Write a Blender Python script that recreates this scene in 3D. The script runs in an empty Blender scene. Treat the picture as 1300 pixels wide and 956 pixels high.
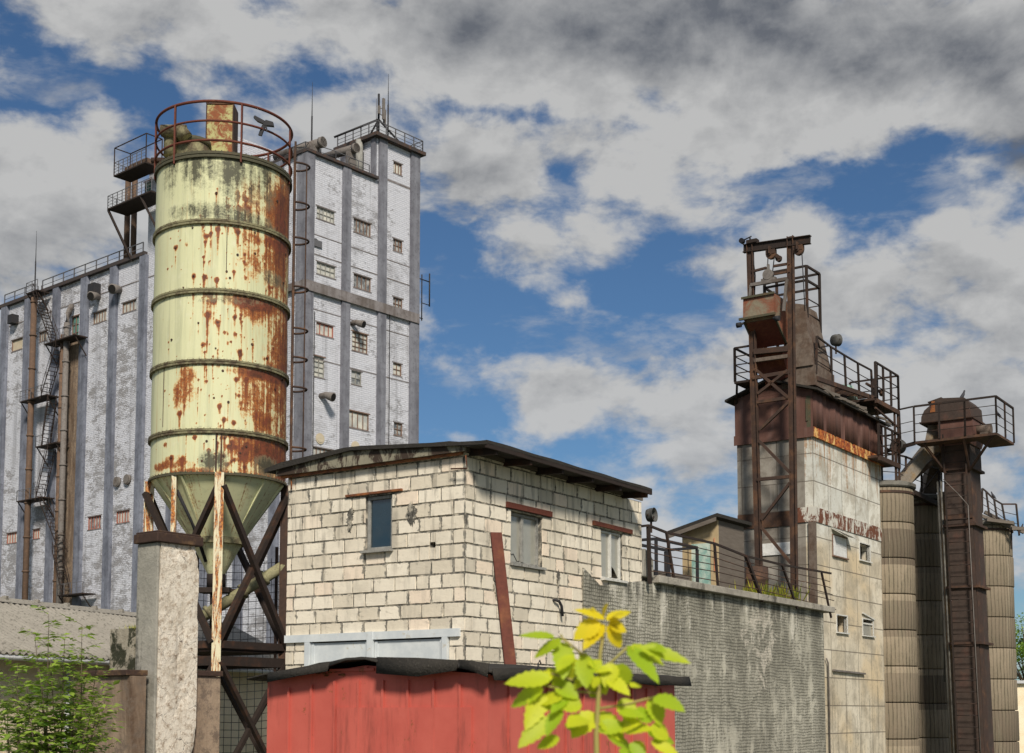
import bpy, math, random
import numpy as np
from mathutils import Vector, Matrix, noise as mnoise
random.seed(7); rng = np.random.default_rng(7)
sc = bpy.context.scene
COL = sc.collection
PI = math.pi
R = math.radians

# ---------------------------------------------------------------- camera model
F = 1740.0; PITCH = R(5.0); CAMZ = 1.7; HOR = 905.0
V0 = HOR - F * math.tan(PITCH)
CP, SP = math.cos(PITCH), math.sin(PITCH)
def ray(u, v):
    x = (u - 650.0) / F; y = (V0 - v) / F
    return Vector((x, CP - y * SP, SP + y * CP))
CAM = Vector((0, 0, CAMZ))
def pt(u, v, depth):
    d = ray(u, v); return CAM + d * (depth / d.y)

class Frame:
    """a building's own axes: X runs away along its right face, Y away along its left face"""
    def __init__(s, ox, oy, deg):
        s.o = Vector((ox, oy, 0)); s.a = R(deg)
        s.m = Matrix.Translation(s.o) @ Matrix.Rotation(s.a, 4, 'Z')
        s.i = s.m.inverted()
        s.c = s.i @ CAM
    def lray(s, u, v): return s.i.to_3x3() @ ray(u, v)
    def r(s, u, v, y=0.0):          # on the right face plane -> (x, z)
        d = s.lray(u, v); t = (y - s.c.y) / d.y; p = s.c + d * t; return p.x, p.z
    def l(s, u, v, x=0.0):          # on the left face plane -> (y, z)
        d = s.lray(u, v); t = (x - s.c.x) / d.x; p = s.c + d * t; return p.y, p.z
    def z(s, u, v, z):              # on a level -> (x, y)
        d = s.lray(u, v); t = (z - s.c.z) / d.z; p = s.c + d * t; return p.x, p.y
    def w(s, u, v, depth): return s.i @ pt(u, v, depth)

# ---------------------------------------------------------------- mesh builder
def perp(d):
    d = d.normalized()
    up = Vector((0, 0, 1)) if abs(d.z) < .95 else Vector((1, 0, 0))
    a = d.cross(up).normalized(); b = a.cross(d).normalized()
    return a, b
class MB:
    def __init__(s): s.v = []; s.f = []; s.r = []; s.s = []; s.uv = {}
    def add(s, vs, fs, rnd=None, smooth=False):
        o = len(s.v); s.v += [tuple(v) for v in vs]
        if rnd is None: rnd = random.random()
        for f in fs: s.f.append(tuple(i + o for i in f)); s.r.append(rnd); s.s.append(smooth)
        return s
    def box(s, x0, x1, y0, y1, z0, z1, rnd=None):
        if x0 > x1: x0, x1 = x1, x0
        if y0 > y1: y0, y1 = y1, y0
        if z0 > z1: z0, z1 = z1, z0
        v = [(x0,y0,z0),(x1,y0,z0),(x1,y1,z0),(x0,y1,z0),(x0,y0,z1),(x1,y0,z1),(x1,y1,z1),(x0,y1,z1)]
        return s.add(v, [(0,3,2,1),(4,5,6,7),(0,1,5,4),(1,2,6,5),(2,3,7,6),(3,0,4,7)], rnd)
    def bar(s, p, q, w, h=None, rnd=None):
        p, q = Vector(p), Vector(q); h = h or w; a, b = perp(q - p); a = a * w / 2; b = b * h / 2
        v = [p-a-b, p+a-b, p+a+b, p-a+b, q-a-b, q+a-b, q+a+b, q-a+b]
        return s.add(v, [(0,1,2,3),(4,7,6,5),(0,4,5,1),(1,5,6,2),(2,6,7,3),(3,7,4,0)], rnd)
    def chan(s, p, q, w, h, t=.012):   # a rolled I section
        p, q = Vector(p), Vector(q); a, b = perp(q - p)
        for o in (-1, 1): s.bar(p + b*o*(h/2), q + b*o*(h/2), w, t)
        s.bar(p, q, t*1.2, h)
        return s
    def tube(s, p, q, r, n=8, r2=None, rnd=None, cap=True):
        p, q = Vector(p), Vector(q); r2 = r if r2 is None else r2; a, b = perp(q - p)
        v = []
        for c, rr in ((p, r), (q, r2)):
            for k in range(n):
                t = 2*PI*k/n; v.append(c + a*math.cos(t)*rr + b*math.sin(t)*rr)
        o = len(s.v)
        if rnd is None: rnd = random.random()
        s.add(v, [(k, (k+1) % n, n+(k+1) % n, n+k) for k in range(n)], rnd, True)
        if cap:
            s.f.append(tuple(o+k for k in range(n))[::-1]); s.r.append(rnd); s.s.append(False)
            s.f.append(tuple(o+n+k for k in range(n))); s.r.append(rnd); s.s.append(False)
        return s
    def path(s, pts, r, n=6, rs=None, closed=False, rnd=None):
        pts = [Vector(p) for p in pts]; m = len(pts); v = []
        for i, p in enumerate(pts):
            if closed: d = pts[(i+1) % m] - pts[i-1]
            else: d = pts[min(i+1, m-1)] - pts[max(i-1, 0)]
            a, b = perp(d); rr = rs[i] if rs else r
            for k in range(n):
                t = 2*PI*k/n; v.append(p + a*math.cos(t)*rr + b*math.sin(t)*rr)
        fs = []
        for i in range(m if closed else m-1):
            j = (i+1) % m
            for k in range(n): fs.append((i*n+k, i*n+(k+1) % n, j*n+(k+1) % n, j*n+k))
        if not closed: fs += [tuple(range(n))[::-1], tuple((m-1)*n+k for k in range(n))]
        return s.add(v, fs, rnd, True)
    def lathe(s, prof, cx, cy, n=32, rnd=None, smooth=True, a0=0, a1=2*PI):
        full = abs(a1-a0-2*PI) < 1e-6; m = n if full else n+1; v = []
        for (r_, z) in prof:
            for k in range(m):
                t = a0 + (a1-a0)*k/n; v.append((cx+r_*math.cos(t), cy+r_*math.sin(t), z))
        fs = []
        for i in range(len(prof)-1):
            for k in range(n):
                k2 = (k+1) % m; fs.append((i*m+k, i*m+k2, (i+1)*m+k2, (i+1)*m+k))
        return s.add(v, fs, rnd, smooth)
    def prism(s, poly, off, rnd=None):   # poly: list of 3d points, extruded by vector off
        n = len(poly); poly = [Vector(p) for p in poly]; off = Vector(off)
        return s.add(poly + [p+off for p in poly], [tuple(range(n))[::-1], tuple(range(n, 2*n))] + [(k, (k+1) % n, n+(k+1) % n, n+k) for k in range(n)], rnd)
    def quad(s, *p, rnd=None): return s.add(list(p), [tuple(range(len(p)))], rnd)
    def build(s, name, m, parent=None, bevel=0, fixn=True, solid=0, mw=None):
        me = bpy.data.meshes.new(name); me.from_pydata(s.v, [], s.f); me.materials.append(m)
        at = me.attributes.new('rnd', 'FLOAT', 'FACE'); at.data.foreach_set('value', s.r)
        me.polygons.foreach_set('use_smooth', s.s); me.update()
        if fixn:
            import bmesh
            b = bmesh.new(); b.from_mesh(me); bmesh.ops.recalc_face_normals(b, faces=b.faces); b.to_mesh(me); b.free()
        o = bpy.data.objects.new(name, me); COL.objects.link(o)
        if parent: o.parent = parent
        if mw is not None: o.matrix_world = mw
        if solid: md = o.modifiers.new('s', 'SOLIDIFY'); md.thickness = solid
        if bevel:
            md = o.modifiers.new('b', 'BEVEL'); md.width = bevel; md.segments = 2; md.limit_method = 'ANGLE'
        return o

def tag(o, label, cat, group=None, kind=None):
    if label: o['label'] = label
    if cat: o['category'] = cat
    if group: o['group'] = group
    if kind: o['kind'] = kind
    return o
def thing(name, label, cat, frame=None, loc=(0, 0, 0), rot=0, group=None):
    o = bpy.data.objects.new(name, None); COL.objects.link(o); o.empty_display_size = .3
    if frame: o.matrix_world = frame.m @ Matrix.Translation(Vector(loc))
    else: o.location = loc; o.rotation_euler = (0, 0, rot)
    return tag(o, label, cat, group)
def copy_tree(o, parent=None):
    c = o.copy(); COL.objects.link(c)
    if parent: c.parent = parent
    for ch in [x for x in bpy.data.objects if x.parent == o]: copy_tree(ch, c)
    return c

def wall_cells(u0, u1, z0, z1, holes):
    us = sorted({u0, u1, *[min(max(h[0], u0), u1) for h in holes], *[min(max(h[1], u0), u1) for h in holes]})
    out = []
    for a, b in zip(us, us[1:]):
        if b - a < 1e-5: continue
        m = (a+b)/2; zz = z0
        for h in sorted([h for h in holes if h[0] < m < h[1]], key=lambda h: h[2]):
            if h[2] > zz: out.append((a, b, zz, min(h[2], z1)))
            zz = max(zz, h[3])
        if zz < z1: out.append((a, b, zz, z1))
    return out
def wall_r(mb, u0, u1, z0, z1, holes=(), y=0., t=.3, rnd=.5):
    for a, b, c, d in wall_cells(u0, u1, z0, z1, holes): mb.box(a, b, y, y+t, c, d, rnd)
def wall_l(mb, u0, u1, z0, z1, holes=(), x=0., t=.3, rnd=.5):
    for a, b, c, d in wall_cells(u0, u1, z0, z1, holes): mb.box(x, x+t, a, b, c, d, rnd)

def rail(mb, pts, h, mids=1, r=.025, spacing=1.5, post=None, toe=False, lean=(0, 0, 0), jitter=0):
    pts = [Vector(p) for p in pts]; post = post or r*1.2; up = Vector(lean) + Vector((0, 0, h))
    for a, b in zip(pts, pts[1:]):
        L = (b-a).length; n = max(1, round(L/spacing))
        for k in range(n+1):
            p = a.lerp(b, k/n); j = Vector((random.uniform(-jitter, jitter), random.uniform(-jitter, jitter), 0))
            mb.bar(p, p+up+j, post*2)
        mb.bar(a+up, b+up, r*2)
        for m in range(1, mids+1):
            f = m/(mids+1); mb.tube(a+up*f, b+up*f, r*.7, 5)
        if toe: mb.bar(a+Vector((0, 0, .06)), b+Vector((0, 0, .06)), .01, .12)
    return mb
def ladder(mb, p, q, side, w=.45, r=.02, step=.3):
    p, q, side = Vector(p), Vector(q), Vector(side).normalized()*w/2
    mb.bar(p-side, q-side, r*2); mb.bar(p+side, q+side, r*2)
    n = int((q-p).length/step)
    for k in range(1, n): c = p.lerp(q, k/n); mb.tube(c-side, c+side, r*.6, 5)
    return mb

# ---------------------------------------------------------------- node helper
class S:
    def __init__(s, g, sock): s.g = g; s.k = sock
    def __add__(s, o): return s.g.m('ADD', s, o)
    __radd__ = __add__
    def __sub__(s, o): return s.g.m('SUBTRACT', s, o)
    def __rsub__(s, o): return s.g.m('SUBTRACT', o, s)
    def __mul__(s, o): return s.g.m('MULTIPLY', s, o)
    __rmul__ = __mul__
    def __truediv__(s, o): return s.g.m('DIVIDE', s, o)
    def __pow__(s, o): return s.g.m('POWER', s, o)
class G:
    def __init__(g, tree): g.t = tree; g.c = {}
    def n(g, typ, **p):
        n = g.t.nodes.new(typ)
        for k, v in p.items(): setattr(n, k, v)
        return n
    def put(g, sock, v):
        if isinstance(v, S): g.t.links.new(v.k, sock)
        elif v is not None:
            if sock.type == 'RGBA' and len(v) == 3: v = (*v, 1)
            sock.default_value = v
    def m(g, op, a, b=0., c=None, clamp=False):
        n = g.n('ShaderNodeMath', operation=op, use_clamp=clamp)
        g.put(n.inputs[0], a); g.put(n.inputs[1], b)
        if c is not None: g.put(n.inputs[2], c)
        return S(g, n.outputs[0])
    def vm(g, op, a, b=(0, 0, 0), out=0):
        n = g.n('ShaderNodeVectorMath', operation=op); g.put(n.inputs[0], a)
        if op == 'SCALE': g.put(n.inputs[3], b)
        else: g.put(n.inputs[1], b)
        return S(g, n.outputs[out])
    def tc(g, which='Object'):
        if which not in g.c: g.c[which] = g.n('ShaderNodeTexCoord')
        return S(g, g.c[which].outputs[which])
    def xyz(g, v):
        n = g.n('ShaderNodeSeparateXYZ'); g.put(n.inputs[0], v); return [S(g, o) for o in n.outputs]
    def vec(g, x, y, z=0.):
        n = g.n('ShaderNodeCombineXYZ')
        for i, v in enumerate((x, y, z)): g.put(n.inputs[i], v)
        return S(g, n.outputs[0])
    def noise(g, v, scale=1., detail=5., rough=.6, dist=0., sc3=None, out=0):
        if sc3: v = g.vm('MULTIPLY', v, sc3)
        n = g.n('ShaderNodeTexNoise'); g.put(n.inputs['Vector'], v); n.inputs['Scale'].default_value = scale
        n.inputs['Detail'].default_value = detail; n.inputs['Roughness'].default_value = rough; n.inputs['Distortion'].default_value = dist
        return S(g, n.outputs[out])
    def vor(g, v, scale, feature='F1', out='Distance', rnd=1.):
        n = g.n('ShaderNodeTexVoronoi', feature=feature); g.put(n.inputs['Vector'], v); n.inputs['Scale'].default_value = scale
        n.inputs['Randomness'].default_value = rnd
        return S(g, n.outputs[out])
    def brick(g, v, w, h, mortar, offset=.5, smooth=.1):   # -> (mortar factor, random grey per brick)
        n = g.n('ShaderNodeTexBrick', offset=offset); g.put(n.inputs['Vector'], v)
        n.inputs['Scale'].default_value = 1; n.inputs['Brick Width'].default_value = w; n.inputs['Row Height'].default_value = h
        n.inputs['Mortar Size'].default_value = mortar; n.inputs['Mortar Smooth'].default_value = smooth
        n.inputs['Color1'].default_value = (0, 0, 0, 1); n.inputs['Color2'].default_value = (1, 1, 1, 1); n.inputs['Mortar'].default_value = (.5, .5, .5, 1)
        return S(g, n.outputs['Fac']), S(g, n.outputs['Color'])
    def mr(g, x, a, b, c=0., d=1., smooth=True):
        n = g.n('ShaderNodeMapRange', interpolation_type='SMOOTHSTEP' if smooth else 'LINEAR')
        for i, v in enumerate((x, a, b, c, d)): g.put(n.inputs[i], v)
        return S(g, n.outputs[0])
    def mix(g, f, a, b, mode='MIX'):
        n = g.n('ShaderNodeMix', data_type='RGBA', blend_type=mode, clamp_factor=True)
        g.put(n.inputs[0], f); g.put(n.inputs[6], a); g.put(n.inputs[7], b); return S(g, n.outputs[2])
    def attr(g, name, out='Fac'):
        n = g.n('ShaderNodeAttribute', attribute_name=name); return S(g, n.outputs[out])
    def bump(g, h, strength=.5, dist=.02):
        n = g.n('ShaderNodeBump'); g.put(n.inputs['Height'], h); n.inputs['Strength'].default_value = strength; n.inputs['Distance'].default_value = dist
        return S(g, n.outputs[0])
    def wallv(g):      # (x + y, z): the same map on both faces of a building in its own axes
        x, y, z = g.xyz(g.tc()); return g.vec(x + y, z, 0.), x + y, z
MATS = {}
def mat(name, fn):
    m = bpy.data.materials.new(name); m.use_nodes = True; nt = m.node_tree; g = G(nt)
    b = nt.nodes['Principled BSDF']; r = fn(g); r = r if isinstance(r, dict) else {'c': r}
    g.put(b.inputs['Base Color'], r['c']); g.put(b.inputs['Roughness'], r.get('r', .85))
    b.inputs['Specular IOR Level'].default_value = r.get('spec', .3)
    if 'm' in r: g.put(b.inputs['Metallic'], r['m'])
    if 'h' in r: g.put(b.inputs['Normal'], g.bump(r['h'], r.get('bs', .5), r.get('bd', .02)))
    if 'a' in r: g.put(b.inputs['Alpha'], r['a'])
    if 't' in r:      # thin leaf: some light passes through
        tr = g.n('ShaderNodeBsdfTranslucent'); g.put(tr.inputs[0], r['t']); ms = g.n('ShaderNodeMixShader'); ms.inputs[0].default_value = r.get('tf', .4)
        nt.links.new(b.outputs[0], ms.inputs[1]); nt.links.new(tr.outputs[0], ms.inputs[2]); nt.links.new(ms.outputs[0], nt.nodes['Material Output'].inputs[0])
    MATS[name] = m; return m
# ---------------------------------------------------------------- materials
def steel(base, rust, amt=.5, sc_=3., rough=.8):
    def f(g):
        o = g.tc(); n = g.noise(o, sc_, 7, .65); n2 = g.noise(o, sc_*6, 5, .7); k = g.attr('rnd')
        fac = g.mr(n + n2*.35 + k*.12, .95-amt*.5, 1.2-amt*.5)
        c = g.mix(fac, base, rust)
        c = g.mix(g.mr(n2, .3, .75)*.6, c, [x*.45 for x in base])
        return {'c': c, 'r': rough, 'h': n2, 'bs': .4, 'bd': .01}
    return f
RUST = mat('rusty_steel', steel((.060, .036, .027), (.155, .078, .042), .5))
RUST_DARK = mat('dark_rusty_steel', steel((.032, .022, .018), (.10, .045, .025), .4))
RUST_RED = mat('red_lead_steel', steel((.13, .038, .024), (.24, .09, .04), .4))
RUST_BROWN = mat('brown_pipe_steel', steel((.125, .08, .055), (.20, .12, .075), .5))
GREY_STEEL = mat('grey_steel', steel((.13, .13, .14), (.09, .06, .045), .35))
PIPE_GREY = mat('grey_pipe', steel((.19, .17, .155), (.1, .075, .06), .5, 1.5))
DARK_IRON = mat('dark_iron', steel((.03, .03, .034), (.06, .045, .035), .4))
SIREN = mat('black_plastic', lambda g: {'c': (.012, .012, .016), 'r': .6})
WHITE_METAL = mat('white_metal', steel((.55, .56, .57), (.3, .26, .22), .3))
OCHRE_PIPE = mat('mossy_yellow_pipe', steel((.30, .28, .16), (.09, .07, .04), .5, 5))

def f_wash(lo, mott):
    def f(g):
        uv, u, z = g.wallv()
        bf, bc = g.brick(uv, .5, .16, .022, smooth=.3)
        big = g.noise(uv, .14, 5, .6); n = g.noise(uv, 1., 9, .78, .3, sc3=(.7, 1.5, 1)); fine = g.noise(uv, 3.2, 7, .8, .3, sc3=(1., 2.0, 1))
        streak = g.noise(uv, 1., 4, .6, sc3=(1.1, .05, 1))
        bare = g.mr(n + (big-.5)*.75 + (fine-.5)*.7 - g.mr(z, 8., 36., 0., mott*.35), .60-mott*.8, .68-mott*.45)
        speck = g.mr(fine, .57, .63)
        c = g.mix(big, (.54, .55, .60), (.72, .73, .78))
        c = g.mix(g.mr(bc, 0., 1.)*.10, c, (.42, .44, .52))
        c = g.mix(bf*(.30+mott), c, (.30, .31, .36))
        c = g.mix(bare*(.5+mott*1.9), c, g.mix(fine, (.10, .095, .10), (.36, .345, .34)))
        c = g.mix(speck*(.25+mott), c, (.20, .19, .20))
        c = g.mix(g.mr(streak, .50, .72)*(.42+mott), c, (.24, .24, .26)); c = g.mix(g.mr(g.noise(uv, .35, 6, .7, .4), .50, .68)*.5, c, (.30, .295, .31))
        h = fine*.6 + n*.5 - bf*.5 - bare*.4
        return {'c': c, 'r': .92, 'h': h, 'bs': .8, 'bd': .08}
    return f
WASH_CLEAN = mat('whitewashed_brick', f_wash(0, .07))
WASH_PEEL = mat('peeling_whitewashed_concrete', f_wash(0, .20))
def f_pil(a, b):
    def f(g):
        o = g.tc(); n = g.noise(o, .8, 7, .65); st = g.noise(o, 1, 5, .6, sc3=(2, 2, .12)); fi = g.noise(o, 4, 4, .7)
        c = g.mix(g.mr(n*.5+st*.5, .35, .65), a, b); c = g.mix(g.mr(fi, .5, .7)*.5, c, [x*.55 for x in a])
        return {'c': c, 'h': n+fi*.4, 'bs': .5, 'bd': .05}
    return f
PIL_GREY = mat('grey_concrete_pilaster', f_pil((.12, .12, .14), (.22, .225, .255)))
PIL_BLUE = mat('blue_grey_concrete_pilaster', f_pil((.10, .107, .135), (.22, .235, .285)))
BAND = mat('brown_grey_band', f_pil((.12, .10, .09), (.24, .22, .22)))
ROOFEDGE = mat('dark_roof_edge', steel((.06, .05, .048), (.14, .07, .04), .4))
BROWN_STAIN = mat('brown_stained_concrete', lambda g: {'c': g.mix(g.mr(g.noise(g.tc(), 5, 8, .8), .45, .6), g.mix(g.mr(g.noise(g.tc(), 1, 6, .7, .5, sc3=(2, 2, .25)), .35, .65), (.11, .07, .045), (.32, .24, .17)), (.16, .12, .09)), 'h': g.noise(g.tc(), 3, 6, .7), 'bd': .06})

def f_block(g):
    o = g.tc(); k = g.attr('rnd'); uvn = g.n('ShaderNodeUVMap', uv_map='cell'); a, b, _ = g.xyz(S(g, uvn.outputs[0]))
    wv, u, z = g.wallv()
    n = g.noise(o, 3, 6, .6); fi = g.noise(o, 38, 4, .7); med = g.noise(o, 13, 6, .7, .6); pit = g.vor(o, 55, out='Distance'); st = g.noise(wv, 1, 4, .6, sc3=(7, .8, 1))
    c = g.mix(k, (.63, .56, .44), (.85, .78, .65)); c = g.mix(g.mr(k, .80, .92)*.45, c, (.74, .55, .40)); c = g.mix(g.mr(k, .0, .14, 1., 0.)*.5, c, (.52, .48, .40))
    c = g.mix(g.mr(z, 1.1, 2.3, 1., 0.)*.55, c, (.84, .79, .68))
    c = g.mix(g.mr(n, .48, .75)*.30, c, (.42, .36, .29)); c = g.mix(g.mr(st, .52, .75)*.28, c, (.36, .33, .28))
    c = g.mix(g.mr(pit, .0, .12, 1., 0.)*g.mr(n, .4, .6)*.55, c, (.28, .24, .2)); c = g.mix(g.mr(fi, .60, .74)*.45, c, (.34, .30, .25))
    edge = g.m('MINIMUM', a, 1.-a); e2 = g.m('MINIMUM', b, 1.-b)
    jn = g.noise(o, 2.2, 3, .5)
    smear = g.mr(edge + (med-.5)*.42, .02, .07, 1., 0.)*g.mr(jn, .44, .52)
    c = g.mix(smear*.92, c, g.mix(fi, (.10, .10, .085), (.25, .24, .21)))
    sm2 = g.mr(e2 + (med-.5)*.42, .0, .04, 1., 0.); c = g.mix(sm2*.8, c, (.15, .14, .12))
    drip = g.mr(z, 3.2, 5.1, .15, 1.)*g.mr(st, .50, .64); c = g.mix(drip*.6, c, (.25, .225, .18)); big = g.noise(wv, .7, 6, .65); c = g.mix(g.mr(big, .50, .70)*.45, c, (.40, .36, .28)); c = g.mix(g.mr(g.noise(o, 7, 7, .8, .4), .58, .66)*.5, c, (.26, .235, .19))
    return {'c': c, 'r': .93, 'h': n*.3 + fi*.35 + med*.6 - smear*.3, 'bs': .7, 'bd': .018}
BLOCK = mat('pale_aerated_block', f_block)
MORTAR = mat('grey_mortar', lambda g: {'c': g.mix(g.mr(g.noise(g.tc(), 5, 7, .75), .44, .62), g.mix(g.noise(g.tc(), 20, 4), (.05, .048, .04), (.16, .15, .13)), (.50, .45, .36)), 'h': g.noise(g.tc(), 30), 'bd': .02})

def f_felt(g):
    o = g.tc(); n = g.noise(o, 4, 7, .7); f_ = g.noise(o, 40, 3, .7); k = g.attr('rnd')
    c = g.mix(n, (.012, .011, .010), (.05, .044, .037)); c = g.mix(g.mr(f_, .55, .75)*.5, c, (.11, .10, .08)); return {'c': c, 'r': .9, 'h': n+f_*.5, 'bs': .8, 'bd': .03}
FELT = mat('roofing_felt', f_felt)
FASCIA = mat('mossy_fascia', lambda g: {'c': g.mix(g.mr(g.noise(g.tc(), 4, 8, .75, .5, sc3=(1, 1, .6)), .47, .56), (.045, .03, .022), g.mix(g.noise(g.tc(), 9), (.20, .19, .14), (.30, .27, .20))), 'h': g.noise(g.tc(), 20), 'bd': .01})
RUST_ORANGE = mat('bright_rust', steel((.13, .05, .028), (.34, .125, .04), .6, 6))
OLDWOOD = mat('weathered_wood', lambda g: {'c': g.mix(g.noise(g.tc(), 3, 6, .7, sc3=(1, 1, 6)), (.07, .055, .045), (.21, .18, .15)), 'h': g.noise(g.tc(), 20), 'bd': .01})
YELLOW_WOOD = mat('yellow_board', lambda g: {'c': g.mix(g.noise(g.tc(), 5, 6, .7, sc3=(3, 3, .4)), (.34, .24, .12), (.52, .42, .26)), 'h': g.noise(g.tc(), 20), 'bd': .01})

LU = 9.7
def f_mesh(g):   # plaster over wire lath that shows through
    uv, u, z = g.wallv(); wob = g.noise(uv, 2.0, 6, .7, out=1)
    v2 = g.vm('ADD', uv, g.vm('SCALE', wob, .12)); a, b, _ = g.xyz(v2)
    s = 1/.058
    ga = g.m('PINGPONG', a*s, .5); gb = g.m('PINGPONG', b*s, .5)
    line = g.m('MAXIMUM', g.mr(ga, .28, .40), g.mr(gb, .28, .40))
    n = g.noise(uv, 1.3, 8, .7, .8); big = g.noise(uv, .45, 5, .6); fi = g.noise(uv, 14, 5, .75); st = g.noise(uv, 1, 6, .65, .3, sc3=(2.2, .35, 1))
    hide = g.mr(n + (st-.5)*.9, .50, .66)*.9
    line = line * (1.-hide) * g.mr(g.noise(uv, 6, 6, .75), .30, .58)
    c = g.mix(g.mr(big+(st-.5)*.8, .3, .75), (.28, .265, .215), (.50, .475, .39)); c = g.mix(g.mr(fi, .5, .7)*.6, c, (.50, .47, .40))
    c = g.mix(line*.68, c, (.06, .06, .045))
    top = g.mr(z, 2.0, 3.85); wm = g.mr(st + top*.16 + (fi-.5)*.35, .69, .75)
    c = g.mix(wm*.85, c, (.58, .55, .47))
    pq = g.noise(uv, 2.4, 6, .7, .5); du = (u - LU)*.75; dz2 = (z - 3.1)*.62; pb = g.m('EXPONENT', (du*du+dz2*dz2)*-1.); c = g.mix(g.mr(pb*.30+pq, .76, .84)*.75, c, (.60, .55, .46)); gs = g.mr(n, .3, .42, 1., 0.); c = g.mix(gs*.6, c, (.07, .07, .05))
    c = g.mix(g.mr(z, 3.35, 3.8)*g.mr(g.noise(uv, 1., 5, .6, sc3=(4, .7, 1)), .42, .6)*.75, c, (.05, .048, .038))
    return {'c': c, 'r': .95, 'h': fi*.4 - line + hide*.3 + wm*.2, 'bs': .9, 'bd': .02}
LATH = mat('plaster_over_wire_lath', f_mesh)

def f_pale(g):
    o = g.tc(); n = g.noise(o, 2.2, 8, .7, .5); fi = g.noise(o, 12, 7, .8); st = g.noise(o, 1, 5, .65, sc3=(6, 6, .5)); v = g.vor(g.vm('ADD', o, g.vm('SCALE', g.noise(o, 3, 4, out=1), .3)), 3.2, 'DISTANCE_TO_EDGE')
    c = g.mix(n, (.66, .58, .46), (.84, .79, .70)); c = g.mix(g.mr(fi, .48, .60)*.75, c, (.34, .25, .17)); c = g.mix(g.mr(n, .35, .5, 1., 0.)*.5, c, (.42, .36, .28)); c = g.mix(g.mr(st, .55, .7)*.55, c, (.40, .33, .25)); c = g.mix(g.mr(fi+n*.2, .70, .76)*.8, c, (.12, .08, .055)); c = g.mix(g.mr(v, .0, .012, 1., 0.)*g.mr(n, .4, .55), c, (.07, .05, .04))
    return {'c': c, 'h': n+fi*.7, 'bs': 1., 'bd': .03}
def f_conc(a, b, dark=(.05, .05, .04), s=1., amt=.5):
    def f(g):
        o = g.tc(); n = g.noise(o, 1.3*s, 8, .7, .4); st = g.noise(o, 1*s, 5, .65, sc3=(3, 3, .3)); fi = g.noise(o, 16*s, 5, .7)
        c = g.mix(g.mr(n, .3, .7), a, b); c = g.mix(g.mr(st+(fi-.5)*.3, .72-amt*.35, .8-amt*.2)*.8, c, dark); c = g.mix(g.mr(fi, .58, .7)*.45, c, [x*.5 for x in a])
        return {'c': c, 'h': n+fi*.5, 'bs': .8, 'bd': .03}
    return f
CONC = mat('weathered_concrete', f_conc((.22, .21, .18), (.38, .36, .31)))
CONC_DARK = mat('dark_concrete', f_conc((.09, .085, .075), (.2, .19, .165), amt=.4))
CONC_PALE = mat('pale_cracked_plaster', f_pale)
COPING = mat('rusty_coping', steel((.055, .032, .024), (.2, .12, .06), .45, 5))
COPING_RAIL = mat('concrete_parapet', f_conc((.22, .2, .17), (.42, .39, .33), (.06, .055, .045), 1.4, .5))

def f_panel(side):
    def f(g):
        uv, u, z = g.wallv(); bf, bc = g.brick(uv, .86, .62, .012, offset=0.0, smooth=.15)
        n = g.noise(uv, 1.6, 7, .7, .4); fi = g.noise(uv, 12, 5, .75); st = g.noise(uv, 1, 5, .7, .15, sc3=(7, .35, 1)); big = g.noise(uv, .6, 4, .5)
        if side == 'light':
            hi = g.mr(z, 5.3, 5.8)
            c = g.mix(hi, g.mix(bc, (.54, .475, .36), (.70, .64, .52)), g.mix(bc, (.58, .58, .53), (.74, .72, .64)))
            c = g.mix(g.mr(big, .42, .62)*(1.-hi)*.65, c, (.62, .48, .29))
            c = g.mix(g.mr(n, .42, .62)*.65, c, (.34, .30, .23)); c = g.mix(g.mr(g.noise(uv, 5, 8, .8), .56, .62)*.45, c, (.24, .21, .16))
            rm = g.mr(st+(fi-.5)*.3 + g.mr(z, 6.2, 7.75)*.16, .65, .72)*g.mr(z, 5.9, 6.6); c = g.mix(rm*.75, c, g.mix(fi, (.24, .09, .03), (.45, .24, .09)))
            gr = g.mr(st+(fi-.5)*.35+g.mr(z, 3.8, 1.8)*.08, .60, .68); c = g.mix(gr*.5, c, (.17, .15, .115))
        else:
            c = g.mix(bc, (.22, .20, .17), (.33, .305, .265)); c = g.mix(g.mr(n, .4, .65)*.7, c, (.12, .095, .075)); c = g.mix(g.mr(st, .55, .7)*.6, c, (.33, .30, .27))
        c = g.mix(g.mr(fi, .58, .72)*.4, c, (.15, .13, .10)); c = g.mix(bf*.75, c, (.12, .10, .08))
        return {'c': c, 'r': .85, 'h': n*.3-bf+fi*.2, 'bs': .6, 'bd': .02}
    return f
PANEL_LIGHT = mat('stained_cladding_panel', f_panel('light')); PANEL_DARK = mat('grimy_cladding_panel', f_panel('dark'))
def f_sheet(g):
    uv, u, z = g.wallv(); n = g.noise(uv, 1.4, 7, .65); st = g.noise(uv, 1, 5, .6, .1, sc3=(5, .35, 1)); fi = g.noise(uv, 16, 5, .7)
    c = g.mix(n, (.085, .04, .03), (.15, .075, .058)); c = g.mix(g.mr(st, .5, .72)*.45, c, (.22, .14, .12)); c = g.mix(g.mr(fi, .55, .7)*.4, c, (.05, .028, .022))
    return {'c': c, 'r': .7, 'h': st+n*.4, 'bs': .5, 'bd': .03}
SHEET = mat('brown_rusty_sheet', f_sheet)
SHEET_LOW = mat('bright_rusty_sheet_edge', lambda g: {'c': (lambda uv: g.mix(g.mr(g.noise(uv, 1, 6, .75, .4, sc3=(3.5, 2.2, 1)), .50, .60), g.mix(g.mr(g.noise(uv, 9, 5, .7), .4, .6), (.17, .03, .018), (.48, .15, .035)), (.70, .45, .16)))(g.wallv()[0]), 'h': g.noise(g.tc(), 15), 'bd': .01})
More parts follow.
